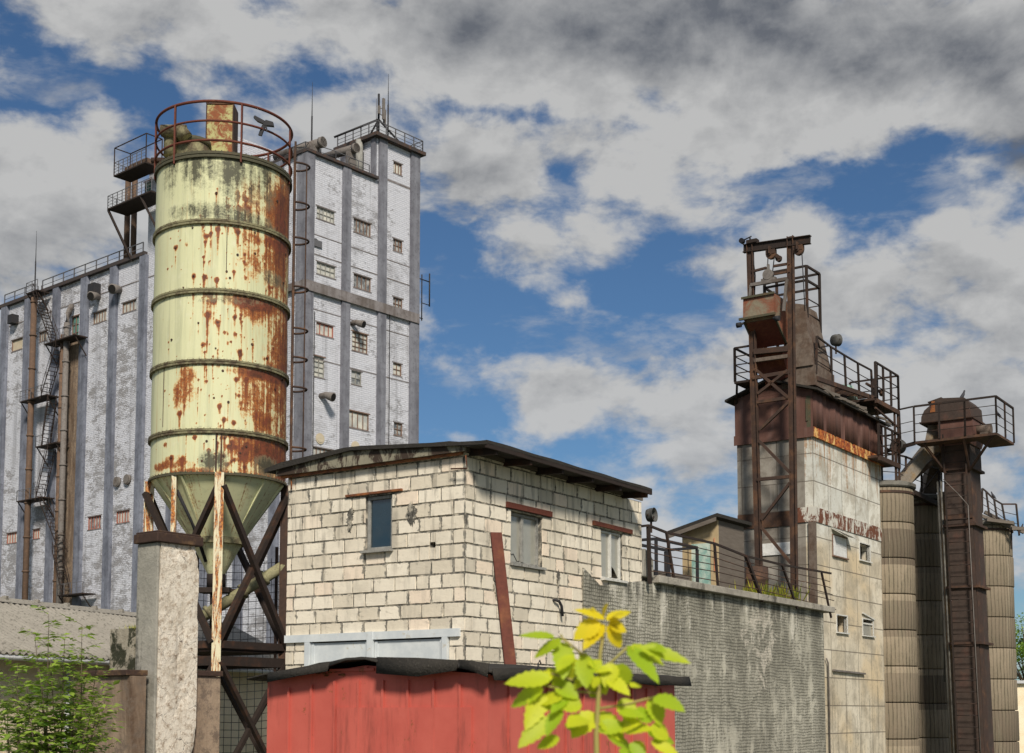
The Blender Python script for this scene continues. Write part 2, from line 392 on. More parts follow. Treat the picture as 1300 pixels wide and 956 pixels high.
PEEL = mat('peeling_white_over_rust', lambda g: {'c': (lambda uv: g.mix(g.mr(g.noise(uv, 1, 7, .75, .8, sc3=(5, 2.5, 1)), .48, .53), g.mix(g.noise(uv, 11, 5, .7), (.09, .035, .022), (.20, .08, .045)), (.55, .53, .47)))(g.wallv()[0]), 'h': g.noise(g.tc(), 15), 'bd': .01})

def f_ring(g):   # board-marked concrete rings, object origin on the axis
    o = g.tc(); x, y, z = g.xyz(o); ang = g.m('ARCTAN2', y, x)
    rib = g.m('PINGPONG', ang*7.3 + g.noise(o, .9, 2)*1.2, .5); ribm = g.mr(rib, .04, .16, 1., 0.)
    lv = g.m('FLOOR', z/.89); oi = g.n('ShaderNodeObjectInfo'); lx_, _a, _b = g.xyz(S(g, oi.outputs['Location'])); z = z + lx_*3.3; wn = g.n('ShaderNodeTexWhiteNoise', noise_dimensions='2D'); g.put(wn.inputs[0], g.vec(lv, lx_, 0.)); k = S(g, wn.outputs[0])
    cv = g.vec(ang*2., z, 0.); n = g.noise(cv, 1.5, 7, .7); st = g.noise(cv, 1, 6, .65, .2, sc3=(5, .25, 1)); fi = g.noise(o, 18, 5, .75)
    c = g.mix(k, (.13, .10, .072), (.32, .26, .185)); c = g.mix(g.mr(n, .35, .7)*.5, c, (.17, .15, .10)); c = g.mix(ribm*.6*g.mr(n, .42, .6), c, (.075, .06, .042))
    c = g.mix(g.mr(st, .55, .72)*.55, c, (.42, .37, .27)); c = g.mix(g.mr(fi, .56, .7)*.5, c, (.12, .10, .07))
    return {'c': c, 'h': fi*.4+n*.3-ribm*.8, 'bs': .8, 'bd': .03}
RING = mat('board_marked_concrete', f_ring)

def f_asb(g):
    o = g.tc(); n = g.noise(o, 1.5, 7, .65); fi = g.noise(o, 14, 5, .75); c = g.mix(n, (.19, .175, .15), (.36, .335, .29)); c = g.mix(g.mr(fi, .52, .66)*.75, c, (.07, .065, .05))
    return {'c': c, 'r': .95, 'h': fi, 'bd': .02}
ASBESTOS = mat('mossy_asbestos_cement', f_asb)
CREAMWALL = mat('cream_plaster', f_conc((.74, .62, .42), (.84, .73, .54), (.4, .3, .2), 1, .2))
GATEBLUE = mat('pale_blue_paint', lambda g: {'c': g.mix(g.mr(g.noise(g.tc(), 2.5, 7, .7), .35, .7), (.52, .56, .58), g.mix(g.mr(g.noise(g.tc(), 7, 6, .7), .6, .66), (.66, .69, .69), (.52, .47, .35))), 'r': .6, 'h': g.noise(g.tc(), 8), 'bd': .004})
REDPAINT = mat('red_garage_paint', lambda g: {'c': g.mix(g.mr(g.noise(g.wallv()[0], 1, 7, .7, .2, sc3=(4, .5, 1)), .5, .7)*.6, g.mix(g.mr(g.noise(g.tc(), 4, 9, .8), .60, .64), g.mix(g.noise(g.tc(), 1.5, 6, .65), (.40, .065, .05), (.64, .16, .12)), (.22, .085, .03)), (.16, .045, .035)), 'r': .5, 'h': g.noise(g.tc(), 5), 'bd': .004})
def glass(col, r=.08):
    return lambda g: {'c': g.mix(g.noise(g.tc(), 3, 5, .7), col, [x*1.6 for x in col]), 'r': g.mr(g.noise(g.tc(), 5, 4), .3, .8, r, r+.12), 'spec': 1.0}
GLASS_DARK = mat('dark_window_glass', glass((.012, .025, .035), .06)); GLASS_GREY = mat('painted_reflection_glass', glass((.24, .235, .20), .1))  # grey glass is coloured pale and mottled to stand in for reflected clouds
GLASS_PALE = mat('pale_window_panes', lambda g: {'c': g.mix(g.mr(g.noise(g.tc(), 1.3, 3, .6), .3, .7), (.34, .35, .34), (.62, .60, .52)), 'r': .3})
GLASS_DIM = mat('dim_window_panes', lambda g: {'c': g.mix(g.mr(g.noise(g.tc(), 2.1, 3, .6), .35, .65), (.10, .11, .12), (.42, .42, .40)), 'r': .25})
GREENGLASS = mat('green_wired_glass', lambda g: {'c': g.mix(g.noise(g.tc(), 3), (.05, .16, .13), (.16, .30, .26)), 'r': .4})
WINFRAME_GREY = mat('grey_window_frame', f_conc((.22, .22, .20), (.36, .35, .32), (.06, .05, .04), 6, .5))
WINFRAME_WHITE = mat('white_window_frame', f_conc((.55, .54, .50), (.68, .67, .62), (.3, .27, .22), 6, .3))
WINFRAME_BROWN = mat('brown_window_frame', f_conc((.15, .09, .065), (.23, .15, .11), (.05, .03, .02), 2, .4))
WINFRAME_RED = mat('red_window_frame', f_conc((.28, .09, .06), (.38, .15, .11), (.1, .04, .03), 2, .3))
BOARD = mat('cream_boarding', f_conc((.45, .38, .27), (.55, .48, .36), (.2, .16, .12), 1, .3))
BLACKHOLE = mat('dark_interior', lambda g: {'c': (.012, .011, .01), 'r': 1.})
WHITE_BOARD = mat('white_board', f_conc((.6, .6, .58), (.75, .75, .73), (.3, .28, .25), 3, .3))
TURQ = mat('turquoise_paint', lambda g: {'c': g.mix(g.mr(g.noise(g.tc(), 3, 6, .7), .4, .6), (.22, .38, .33), (.50, .58, .50)), 'r': .6})
ORANGE_RED = mat('orange_red_paint', lambda g: {'c': g.mix(g.noise(g.tc(), 6), (.45, .13, .07), (.6, .3, .18)), 'r': .6})
BLUE_PLASTIC = mat('blue_plastic', lambda g: {'c': (.05, .16, .45), 'r': .4})
BIRD = mat('grey_feathers', lambda g: {'c': g.mix(g.noise(g.tc(), 20), (.02, .02, .024), (.06, .06, .07)), 'r': .7})
BARK = mat('bark', lambda g: {'c': g.mix(g.noise(g.tc(), 8, 5, .7, sc3=(1, 1, .2)), (.06, .045, .03), (.16, .12, .08)), 'h': g.noise(g.tc(), 20), 'bd': .01})
def leafmat(a, b, t, tf=.4, rough=.5):
    def f(g):
        k = g.attr('rnd'); n = g.noise(g.tc(), 12, 3)
        return {'c': g.mix(g.mr(g.noise(g.tc(), 70, 5, .7), .60, .68)*.35, g.mix(g.mr(k*.8+n*.4, .2, 1.), a, b), [x*.45 for x in a]), 'r': rough, 't': g.mix(k, t, [x*.7 for x in t]), 'tf': tf}
    return f
MAPLE = mat('yellow_green_maple_leaf', leafmat((.30, .46, .02), (.72, .74, .03), (.70, .78, .03), .45))
MAPLE_TIP = mat('golden_young_maple_leaf', leafmat((.80, .62, .01), (.90, .76, .03), (.9, .72, .03), .5))
STEM_GREEN = mat('green_brown_stem', lambda g: {'c': g.mix(g.noise(g.tc(), 9), (.26, .30, .07), (.36, .24, .09)), 'r': .6})
BUSH = mat('ash_leaf_green', leafmat((.09, .20, .03), (.34, .46, .07), (.3, .45, .06), .4))
TREELEAF = mat('dark_tree_leaf', leafmat((.025, .06, .018), (.09, .15, .045), (.08, .14, .03), .3))
WEED = mat('yellow_weed', leafmat((.12, .20, .03), (.55, .50, .05), (.4, .42, .05), .4))
GROUND = mat('gravel_ground', lambda g: {'c': g.mix(g.mr(g.noise(g.tc(), .25, 8, .7), .4, .6), (.13, .115, .09), g.mix(g.noise(g.tc(), 9, 4), (.04, .07, .02), (.1, .13, .05))), 'h': g.noise(g.tc(), 8), 'bd': .05})
MOSSBLOCK = mat('mossy_concrete_block', lambda g: {'c': g.mix(g.mr(g.noise(g.tc(), 3.5, 8, .75, .4), .46, .54), (.035, .036, .02), g.mix(g.noise(g.tc(), 14, 6, .7), (.20, .17, .12), (.46, .42, .34))), 'h': g.noise(g.tc(), 9, 6, .75), 'bs': 1., 'bd': .03})
DUCT = mat('dusty_brown_duct', steel((.16, .125, .10), (.10, .06, .04), .55, 2))
CHUTE = mat('ochre_grey_chute', steel((.22, .19, .155), (.3, .19, .08), .5, 2.5))
SHAFT = mat('dark_brown_casing', steel((.06, .042, .034), (.115, .06, .045), .5, 2))
MIRRORGREY = mat('tarnished_lamp_housing', steel((.10, .10, .095), (.05, .04, .03), .5, 9))

def f_silo(g):
    rm = g.attr('rust'); gm = g.attr('grime'); o = g.tc(); x, y, z = g.xyz(o)
    n = g.noise(o, 6, 9, .75, .5); fi = g.noise(o, 26, 6, .8); st = g.noise(o, 1., 6, .7, .2, sc3=(7, 7, .35)); big = g.noise(o, .7, 4, .5)
    c = g.mix(big, (.54, .55, .32), (.68, .67, .43)); c = g.mix(g.mr(st, .46, .66)*.6, c, (.40, .41, .26)); c = g.mix(g.mr(n, .5, .75)*.3, c, (.74, .72, .58)); fs = g.noise(o, 1., 6, .75, .1, sc3=(16, 16, .5)); c = g.mix(g.mr(fs, .56, .66)*.5, c, (.50, .33, .15)); c = g.mix(g.mr(fs, .30, .40, 1., 0.)*.4, c, (.30, .30, .19))
    c = g.mix(g.mr(fi, .62, .72)*.35, c, (.34, .28, .16))
    t = rm*1.1 + (n-.5)*1.9*g.mr(rm, 0., .35) + (fi-.5)*.8*g.mr(rm, 0., .3) + (st-.5)*2.0*g.mr(rm, .04, .3)
    c = g.mix(g.mr(t, .18, .42)*.75, c, (.60, .34, .12)); c = g.mix(g.mr(t, .36, .56), c, g.mix(g.mr(fi, .35, .65), (.13, .038, .018), (.42, .15, .04)))
    c = g.mix(g.mr(t, .72, 1.05)*.85, c, g.mix(g.mr(n, .4, .6), (.055, .022, .016), (.17, .045, .024)))
    tg = gm*1.0 + (n-.5)*1.6*g.mr(gm, 0., .3) + (fi-.5)*1.1*g.mr(gm, 0., .3) + (st-.5)*1.5*g.mr(gm, .05, .4)
    c = g.mix(g.mr(tg, .15, .45)*.55, c, (.20, .20, .12)); c = g.mix(g.mr(tg, .4, .75)*.88, c, (.045, .043, .028))
    return {'c': c, 'r': .62, 'h': n*.3+g.mr(t, .35, .6)*.5+fi*.2, 'bs': .5, 'bd': .01, 'spec': .3}
SILO = mat('rust_streaked_yellow_paint', f_silo)
def f_hop(g):
    o = g.tc(); x, y, z = g.xyz(o); ang = g.m('ARCTAN2', y, x); cv = g.vec(ang*2., z, 0.)
    n = g.noise(o, 5, 8, .75, .4); st = g.noise(cv, 1, 6, .7, .2, sc3=(5, .4, 1)); fi = g.noise(o, 25, 5, .8); big = g.noise(o, .9, 4)
    c = g.mix(big, (.56, .58, .33), (.76, .74, .47)); c = g.mix(g.mr(n, .5, .75)*.4, c, (.22, .24, .15))
    t = st + (fi-.5)*.5 + (n-.5)*.4; c = g.mix(g.mr(t, .54, .62)*.6, c, (.45, .24, .09)); c = g.mix(g.mr(t, .61, .68)*.9, c, (.11, .04, .022))
    return {'c': c, 'r': .6, 'h': n*.4+fi*.3, 'bs': .5, 'bd': .01}
HOPPER = mat('streaked_green_grey_paint', f_hop)
LEGPAINT = mat('rust_flaked_cream_paint', lambda g: {'c': (lambda o, n, f_: g.mix(g.mr(n, .47, .53), g.mix(g.mr(f_, .4, .6), (.50, .20, .05), (.16, .05, .025)), g.mix(f_, (.62, .56, .36), (.70, .66, .50))))(g.tc(), g.noise(g.tc(), 1, 8, .75, .5, sc3=(10, 10, 1.2)), g.noise(g.tc(), 22, 4, .7)), 'r': .7, 'h': g.noise(g.tc(), 18), 'bd': .008})
DOORPAINT = mat('rusted_yellow_hatch', lambda g: {'c': (lambda n, f_: g.mix(g.mr(n, .42, .56), g.mix(f_, (.32, .32, .13), (.46, .43, .20)), g.mix(f_, (.30, .09, .025), (.12, .04, .02))))(g.noise(g.tc(), 3.5, 8, .75, .6), g.noise(g.tc(), 20, 4)), 'r': .7})
BINRUST = mat('rust_worn_skip_paint', lambda g: {'c': (lambda n, f_: g.mix(g.mr(n, .42, .62), g.mix(f_, (.12, .045, .028), (.26, .09, .045)), g.mix(f_, (.24, .21, .15), (.15, .12, .08))))(g.noise(g.tc(), 2.2, 8, .7, .6), g.noise(g.tc(), 20, 4)), 'r': .7, 'h': g.noise(g.tc(), 10), 'bd': .01})
# ---------------------------------------------------------------- camera, sun, sky
cam = bpy.data.cameras.new('camera'); camo = bpy.data.objects.new('camera', cam); COL.objects.link(camo)
cam.sensor_width = 36.0; cam.lens = 36.0 * F / 1300.0; cam.sensor_fit = 'HORIZONTAL'
cam.shift_y = (V0 - 478.0) / 1300.0; cam.clip_end = 3000
camo.location = (0, 0, CAMZ); camo.rotation_euler = (R(90) + PITCH, 0, 0)
cam.dof.use_dof = True; cam.dof.focus_distance = 32; cam.dof.aperture_fstop = cam.lens / 8.0
sc.camera = camo
SUN_EL, SUN_AZ = R(38), R(171)      # azimuth clockwise from +Y
sd = Vector((math.sin(SUN_AZ)*math.cos(SUN_EL), math.cos(SUN_AZ)*math.cos(SUN_EL), math.sin(SUN_EL)))
sl = bpy.data.lights.new('sun', 'SUN'); sl.energy = 4.0; sl.angle = R(10); sl.color = (1, .92, .80)
so = bpy.data.objects.new('sun', sl); COL.objects.link(so); so.rotation_euler = sd.to_track_quat('Z', 'Y').to_euler(); so.location = (0, 0, 60)

w = bpy.data.worlds.new('World'); sc.world = w; w.use_nodes = True; g = G(w.node_tree)
for n_ in list(w.node_tree.nodes): w.node_tree.nodes.remove(n_)
sky = g.n('ShaderNodeTexSky', sky_type='NISHITA'); sky.sun_disc = False; sky.sun_elevation = SUN_EL; sky.sun_rotation = SUN_AZ
sky.air_density = 1.0; sky.dust_density = .4; sky.ozone_density = 2.0
skyc = g.mix(1., S(g, sky.outputs[0]), (.44, .60, .74), 'MULTIPLY')
D = g.tc('Generated'); dx, dy, dz = g.xyz(D)
az = g.m('ARCTAN2', dx, dy); el = g.m('ARCSINE', dz)
def ae(u, v):
    d = ray(u, v).normalized(); return math.atan2(d.x, d.y), math.asin(d.z)
wn_ = g.noise(g.vec(az*9., el*14., 5.), 1., 5, .6, out=1); wx_, wy_, _w = g.xyz(wn_)
azw = az + (wx_-.5)*.07; elw = el + (wy_-.5)*.05
def blobs(lst):
    tot = None; az = azw; el = elw
    for (u, v, ru, rv, wt) in lst:
        a, e = ae(u, v); a1, _ = ae(u+ru, v); _, e1 = ae(u, v-rv)
        ka, ke = 1/abs(a1-a), 1/abs(e1-e)
        p = (az - a)*ka; q = (el - e)*ke; r2 = p*p + q*q
        b = g.m('EXPONENT', r2*-1.)*wt
        tot = b if tot is None else tot + b
    return tot
cover = blobs([(70,215,135,85,.40),(20,340,200,70,.35),(190,45,150,42,.20),(400,30,110,35,.15),(330,160,100,40,.15),
    (720,40,360,85,.42),(1060,60,260,110,.40),(1290,130,130,90,.35),(820,190,230,60,.30),(640,240,90,45,.22),(720,330,150,35,.18),
    (1000,280,140,45,.12),(1180,400,190,110,.26),(750,490,140,52,.38),(1010,390,90,40,.1),(840,590,200,22,.16),(1240,620,140,120,.34),(560,410,90,12,.12),(810,405,70,14,.16),
    (150,122,95,24,-.35),(235,150,40,25,-.20),(60,75,45,18,-.25),(590,330,75,45,-.40),(640,420,200,50,-.42),(860,395,110,38,-.30),(560,530,90,80,-.45),(740,585,120,30,-.2),
    (700,600,150,40,-.12),(450,95,60,26,-.25),(560,175,70,40,-.14),(1150,185,50,45,-.36),(1010,222,95,17,-.30),(655,145,95,14,-.34),(900,300,60,20,-.1),(1130,250,80,40,-.2),(700,225,30,15,-.2),(1060,330,40,15,-.15)])
warp = g.noise(g.vec(az*3., el*5., 0.), 1.5, 3, .55, out=1)
pv = g.vm('ADD', g.vec(az*6.5, el*11., 0.), g.vm('SCALE', warp, .35))
n1 = g.noise(pv, 2.1, 10, .57, .05); n2 = g.noise(pv, .45, 5, .55); n3 = g.noise(g.vec(az*7, el*9, 3.), 1.4, 8, .62, .3)
dens = (n1-.5)*1.85 + (n2-.5)*.3 + cover*.95 + .03
wsp = g.noise(g.vec(az*8, el*22, 9.), 1.5, 9, .62, .3)
cm = g.m('MAXIMUM', g.mr(dens, -.17, .22), g.mr(wsp + dens*.35, .42, .72)*.55)
thick = g.mr(dens, .18, .75)
darkb = blobs([(830,25,230,60,.42),(1230,40,150,80,.55),(1290,190,45,30,.9),(600,20,150,50,.12),(1000,55,100,70,.3),(60,180,120,120,-.12),(330,60,200,60,-.15),(1040,150,60,70,-.3),(800,255,150,35,-.3),(1240,270,90,50,-.4),(870,170,260,25,-.2),(700,430,200,60,-.2)])
dk = g.m('ADD', thick*.38 + (n3-.47)*1.7 + .04, darkb, clamp=True)
n1b = g.noise(g.vm('ADD', pv, (.0, .16, .0)), 2.1, 5, .57, .05); n1s = g.noise(pv, 2.1, 5, .57, .05)
dk = g.m('ADD', dk, (n1b-n1s)*1.7 , clamp=True)
cloudc = g.mix(dk, (.47, .47, .465), (.12, .13, .15))
cloudc = g.mix(g.mr(el, .02, .30, 1., 0.)*.25, cloudc, (.55, .60, .68))
b1 = g.n('ShaderNodeBackground'); g.put(b1.inputs[0], skyc); b1.inputs[1].default_value = .085
b2 = g.n('ShaderNodeBackground'); g.put(b2.inputs[0], cloudc); b2.inputs[1].default_value = 1.0
ms = g.n('ShaderNodeMixShader'); g.put(ms.inputs[0], cm*.97); wo = g.n('ShaderNodeOutputWorld')
L_ = w.node_tree.links.new; L_(b1.outputs[0], ms.inputs[1]); L_(b2.outputs[0], ms.inputs[2]); L_(ms.outputs[0], wo.inputs[0])
w.cycles.sampling_method = 'MANUAL'; w.cycles.sample_map_resolution = 512
vs = sc.view_settings; vs.view_transform = 'Standard'; vs.look = 'None'; vs.gamma = 1; vs.use_curve_mapping = False; vs.exposure = 0.15
sc.cycles.max_bounces = 5; sc.cycles.diffuse_bounces = 3; sc.cycles.glossy_bounces = 2; sc.cycles.transparent_max_bounces = 4
sc.cycles.use_denoising = True

# ---------------------------------------------------------------- ground
mb = MB(); mb.quad((-900, -60, 0), (900, -60, 0), (900, 1500, 0), (-900, 1500, 0)); tag(mb.build('ground', GROUND), 'gravel and weed ground of the works yard', 'ground', kind='structure')
# ================================================================ the tall grain elevator far behind
GF = Frame(-15.4, 100.0, 49.3)
gb = thing('grain_elevator_building', 'huge whitewashed grain elevator with grey pilasters standing behind the yellow silo', 'building', GF)
def top_r(u, v, y=0.): return GF.r(u, v, y)[1]
def top_l(u, v): return GF.l(u, v)[1]
ZT = top_r(382, 190); ZM = top_l(110, 353); YE = GF.l(3, 392)[0]; XT = GF.r(478, 230)[0]; XE = GF.r(530, 195)[0]; ZTW = top_r(478, 175)
SCL = 100/F
def win(plane, u, v, pw, ph, cols, frame, pane, rows=1, sash=.06, lintel=True, off=0.0, depth=.17):
    """window on a face by its middle; returns its opening (u0,u1,z0,z1)"""
    f = GF.r if plane == 'r' else GF.l
    a, zc = f(u-pw/2, v); b, _ = f(u+pw/2, v); c, z1 = f(u, v-ph/2); _, z0 = f(u, v+ph/2)
    a, b = min(a, b), max(a, b)
    P = (lambda t, d, z: (t, d, z)) if plane == 'r' else (lambda t, d, z: (d, t, z))
    def bx(m, t0, t1, d0, d1, q0, q1):
        p, q = P(t0, d0, q0), P(t1, d1, q1); m.box(p[0], q[0], p[1], q[1], p[2], q[2])
    m = MB(); s = sash; d0, d1 = depth-.12, depth
    bx(m, a, b, d0, d1, z0, z0+s); bx(m, a, b, d0, d1, z1-s, z1); bx(m, a, a+s, d0, d1, z0+s, z1-s); bx(m, b-s, b, d0, d1, z0+s, z1-s)
    for k in range(1, cols): t = a+(b-a)*k/cols; bx(m, t-s*.4, t+s*.4, d0+.02, d1, z0+s, z1-s)
    for k in range(1, rows): q = z0+(z1-z0)*k/rows; bx(m, a+s, b-s, d0+.03, d1-.01, q-s*.4, q+s*.4)
    w_ = m.build('window', frame, gb)
    m = MB(); bx(m, a+s, b-s, depth-.03, depth-.015, z0+s, z1-s); m.build('pane', pane, w_)
    m = MB(); bx(m, a-.06, b+.06, -.025, depth-.13, z0-.09, z0-.004); m.build('sill', BAND if lintel else frame, w_)
    if lintel: m = MB(); bx(m, a-.12, b+.12, -.02, depth-.13, z1+.004, z1+.09); m.build('lintel', WINFRAME_BROWN if ph > 20 else BAND, w_)
    return (a, b, z0, z1)
RW = [(413.5,273,23,15,5,WINFRAME_GREY,GLASS_PALE,2),(460,289,22,17,5,WINFRAME_BROWN,GLASS_DIM,1),(505,214,11,14,3,WINFRAME_BROWN,GLASS_PALE,1),(505,312,12,15,3,WINFRAME_BROWN,GLASS_DIM,2),
    (414,343,24,15,4,WINFRAME_GREY,GLASS_PALE,2),(460,359,22,17,4,WINFRAME_BROWN,GLASS_DIM,1),(505,386,12,15,3,WINFRAME_BROWN,GLASS_DIM,2),(412.5,419,22,15,4,WINFRAME_RED,GLASS_PALE,1),
    (457,435,20,24,4,WINFRAME_BROWN,GLASS_PALE,4),(405.5,466,13,26,2,WINFRAME_GREY,GLASS_PALE,4),(452.5,480,13,17,2,WINFRAME_GREY,GLASS_DIM,2),(504.5,469,11,15,2,WINFRAME_BROWN,GLASS_PALE,2),
    (455,534,27,21,4,WINFRAME_BROWN,GLASS_PALE,1),(505.5,545,11,16,2,WINFRAME_BROWN,GLASS_DIM,2),(410,577,25,15,5,WINFRAME_BROWN,GLASS_PALE,1),
    (413,655,22,17,4,WINFRAME_BROWN,GLASS_PALE,1),(457,690,22,17,4,WINFRAME_BROWN,GLASS_PALE,1)]
LW = [(21.6,437.5,14,14,1,WINFRAME_BROWN,BOARD,1),(54.7,427,10,12,3,WINFRAME_BROWN,GLASS_PALE,1),(126.8,402,17,14,5,WINFRAME_BROWN,GLASS_PALE,1),(164,389,18,13,4,WINFRAME_BROWN,GLASS_PALE,1),
    (95.5,417,9,31,2,WINFRAME_BROWN,GREENGLASS,3),(14.8,683,13,13,4,WINFRAME_RED,GLASS_PALE,1),(120,663.5,17,16,5,WINFRAME_RED,GLASS_DIM,1),(156,656,17,15,5,WINFRAME_RED,GLASS_PALE,1),(46,678,9,12,3,WINFRAME_RED,GLASS_PALE,1),(187.5,243,9,26,2,WINFRAME_GREY,GREENGLASS,3)]
hr = [win('r', *a) for a in RW]; hl = [win('l', *a) for a in LW]
YTB = 9.0    # the taller front block reaches this far along the left face, then the head gallery
ZG = top_l(192, 217); YG = GF.l(189, 250)[0]
m = MB(); wall_r(m, 0, XE, 0, ZT, hr); wall_r(m, XT, XE, ZT, ZTW, hr); m.build('right_wall', WASH_CLEAN, gb)
m = MB(); wall_l(m, .3, YE, 0, ZM, hl); m.box(.3, 11.7, YE-.3, YE, 0, ZM); m.build('left_wall', WASH_PEEL, gb)
m = MB(); wall_l(m, .3, YTB, ZM, ZT, hl); wall_l(m, YTB, YG, ZM, ZG, hl); m.box(.3, 11.4, YTB, YTB+.3, ZT, ZG); m.box(.3, 11.4, YG-.3, YG, ZM, ZG)
m.box(XE-.3, XE, .3, 12, 0, ZT); m.box(XE-.3, XE, .3, 4.1, ZT, ZTW); m.box(XT, XT+.3, .3, 4.1, ZT, ZTW); m.box(XT+.3, XE-.3, 3.8, 4.1, ZT, ZTW); m.build('upper_wall', WASH_CLEAN, gb)
m = MB(); m.box(.02, XT+.6, .02, YTB, ZT-.4, ZT-.1); m.box(.02, 11.5, YTB, YE-.02, ZM-.5, ZM-.2); m.box(.02, 11.0, YTB+.02, YG-.02, ZG-.4, ZG-.1); m.box(XT+.02, XE-.02, .02, 4.05, ZTW-.4, ZTW-.1)
m.box(.5, 11.5, .5, YTB, ZM-.5, ZM-.2); m.build('roof', FELT, gb)
m = MB(); m.box(-.25, XT-.02, -.3, .35, ZT+.003, ZT+.22); m.box(-.3, .3, .35, YTB+.2, ZT+.003, ZT+.22); m.box(-.35, .35, YG, YE+.3, ZM+.003, ZM+.32)
m.box(XT-.5, XE+.5, -.5, 4.6, ZTW+.003, ZTW+.3); m.box(-.3, .4, YTB, YG+.3, ZG+.003, ZG+.25); m.build('cornice', ROOFEDGE, gb)
for (u, wd) in ((388.5, 13), (437, 10), (483, 10), (524.5, 11)):
    a = GF.r(u-wd/2, 450)[0]; b = GF.r(u+wd/2, 450)[0]; zt = ZTW if u > 470 else ZT
    m = MB(); m.box(max(a, .0) if u > 390 else -.19, b, -.2, -.003, 0, zt-.003); m.build('pilaster', PIL_GREY, gb)
m = MB(); m.box(-.19, -.003, .0, .95, 0, ZT-.003); m.build('pilaster', PIL_GREY, gb)
for u, wd in ((5.2, 7), (34.8, 7), (70.5, 7), (106.5, 8), (143.2, 8), (181, 8), (222, 9), (264, 9), (308, 10), (352, 10)):
    a = GF.l(u+wd/2, 500)[0]; b = GF.l(u-wd/2, 500)[0]; m = MB(); m.box(-.32, -.003, a, b, 0, (ZT if b < YTB else ZM)-.003); m.build('pilaster', PIL_BLUE, gb)
zb1 = top_r(382, 354); zb0 = top_r(382, 367)
m = MB(); m.box(-.3, XE+.06, -.3, -.205, zb0, zb1); m.box(-.3, -.205, -.3, YTB, zb0+.2, zb1); m.build('string_course', BAND, gb)
for v_, th in ((230, .25), (322, .12), (392, .1), (297, .1), (455, .1)):
    z_ = top_r(500, v_) if v_ in (230,) else top_r(400, v_)
    m = MB(); x0 = XT if v_ == 230 else 0
    m.box(x0+.3, XE, -.022, -.004, z_-th*.7, z_); m.build('ledge', BAND, gb)
m = MB(); z_ = ZM-1.9
m.box(-.03, -.004, YTB, YE, z_-.1, z_); m.build('ledge', BAND, gb)
# roof railings
for pts, h in (([(-.1, YG+.5, ZM+.3), (-.1, GF.l(55, 372)[0], ZM+.3)], .95), ([(-.1, GF.l(46, 372)[0], ZM+.3), (-.1, GF.l(7, 388)[0], ZM+.3)], .95)):
    m = rail(MB(), pts, h, 1, .035, 1.8); m.build('roof_railing', GREY_STEEL, gb)
m = rail(MB(), [(XT-.3, 4.3, ZTW+.3), (XT-.3, -.3, ZTW+.3), (XE+.3, -.3, ZTW+.3), (XE+.3, 4.3, ZTW+.3)], .95, 2, .03, 1.0); m.build('roof_railing', GREY_STEEL, gb)
m = rail(MB(), [(.3, YTB, ZT+.2), (.3, .6, ZT+.2), (3, .2, ZT+.2), (XT-.6, .2, ZT+.2)], .9, 1, .025, 1.3); m.build('roof_railing', GREY_STEEL, gb)
# roof pipes and their curb
def wp(u, v, d): return GF.w(u, v, d)
for a, b, r_, st in (((350, 200, 103), (411, 180, 100.5), .36, 403), ((412, 200, 106), (453, 187.5, 103.5), .33, 430)):
    p, q = wp(*a), wp(*b); m = MB(); m.tube(p, q, r_, 14); q2 = q+(p-q).normalized()*.3; m.tube(q2, q, r_*1.15, 14); pipe = m.build('roof_pipe', PIPE_GREY, gb)
    m = MB(); c = p.lerp(q, .82); m.box(c.x-.3, c.x+.3, c.y-.25, c.y+.25, ZT, c.z-.2); m.build('pipe_support', PIPE_GREY, pipe)
m = MB(); m.box(XT-1.5, XT-.9, 1.2, 1.8, ZT, ZT+.5); m.box(XT-1.6, XT-1.5, 1.1, 1.9, ZT, ZT+.8); m.build('roof_fan', WHITE_METAL, gb)
# stair tower side details
m = MB(); m.box(XT-.045, XT-.004, 1.5, 2.7, ZT+.1, ZT+2.7); m.build('roof_door', BLACKHOLE, gb)
m = MB(); m.tube((XT-.4, 1.6, ZT+.1), (XT-.4, 1.6, ZT+3.6), .3, 10); m.build('vent_stack', WINFRAME_GREY, gb)
for yy in (.35, 3.95): m = MB(); m.box(XT-.2, XT-.004, yy-.35, yy+.12, ZT+.3, ZTW-.01); m.build('pilaster', PIL_GREY, gb)
# horns, boxes, discs on the walls
def horn(plane, u, v, r_=.42):
    if plane == 'r': a, z = GF.r(u, v); p = Vector((a, 0, z)); d = Vector((.25, -1, .1)).normalized()
    else: a, z = GF.l(u, v); p = Vector((0, a, z)); d = Vector((-1, -.35, .12)).normalized()
    m = MB(); m.path([p-d*.1, p+d*.45, p+d*.7+Vector((0, 0, -.12)), p+d*1.15+Vector((0, 0, -.3))], r_, 12, rs=[r_*.6, r_*.7, r_*.85, r_]); hd = m.build('vent_hood', PIPE_GREY, gb)
    m = MB(); e = p+d*1.153+Vector((0, 0, -.3)); m.tube(e, e+(d*.45+Vector((0, 0, -.18))).normalized()*.01, r_*.8, 12); m.build('vent_mouth', BLACKHOLE, hd)
horn('l', 126, 378, .42); horn('l', 153, 369, .45); horn('r', 407, 503, .35); horn('r', 446, 411, .3)
for u, v in ((150, 612), (163, 609)): a, z = GF.l(u, v); m = MB(); m.tube((-.22, a, z), (-.004, a, z), .45, 16); m.tube((-.26, a, z), (-.22, a, z), .36, 16); m.build('vent_cap', PIPE_GREY, gb)
for u, v, s_ in ((124, 369, .5), (21, 406.7, .42)):
    a, z = GF.l(u, v); m = MB(); m.box(-.7, -.004, a-s_, a+s_, z-s_, z+s_); m.build('vent_box', DARK_IRON, gb)
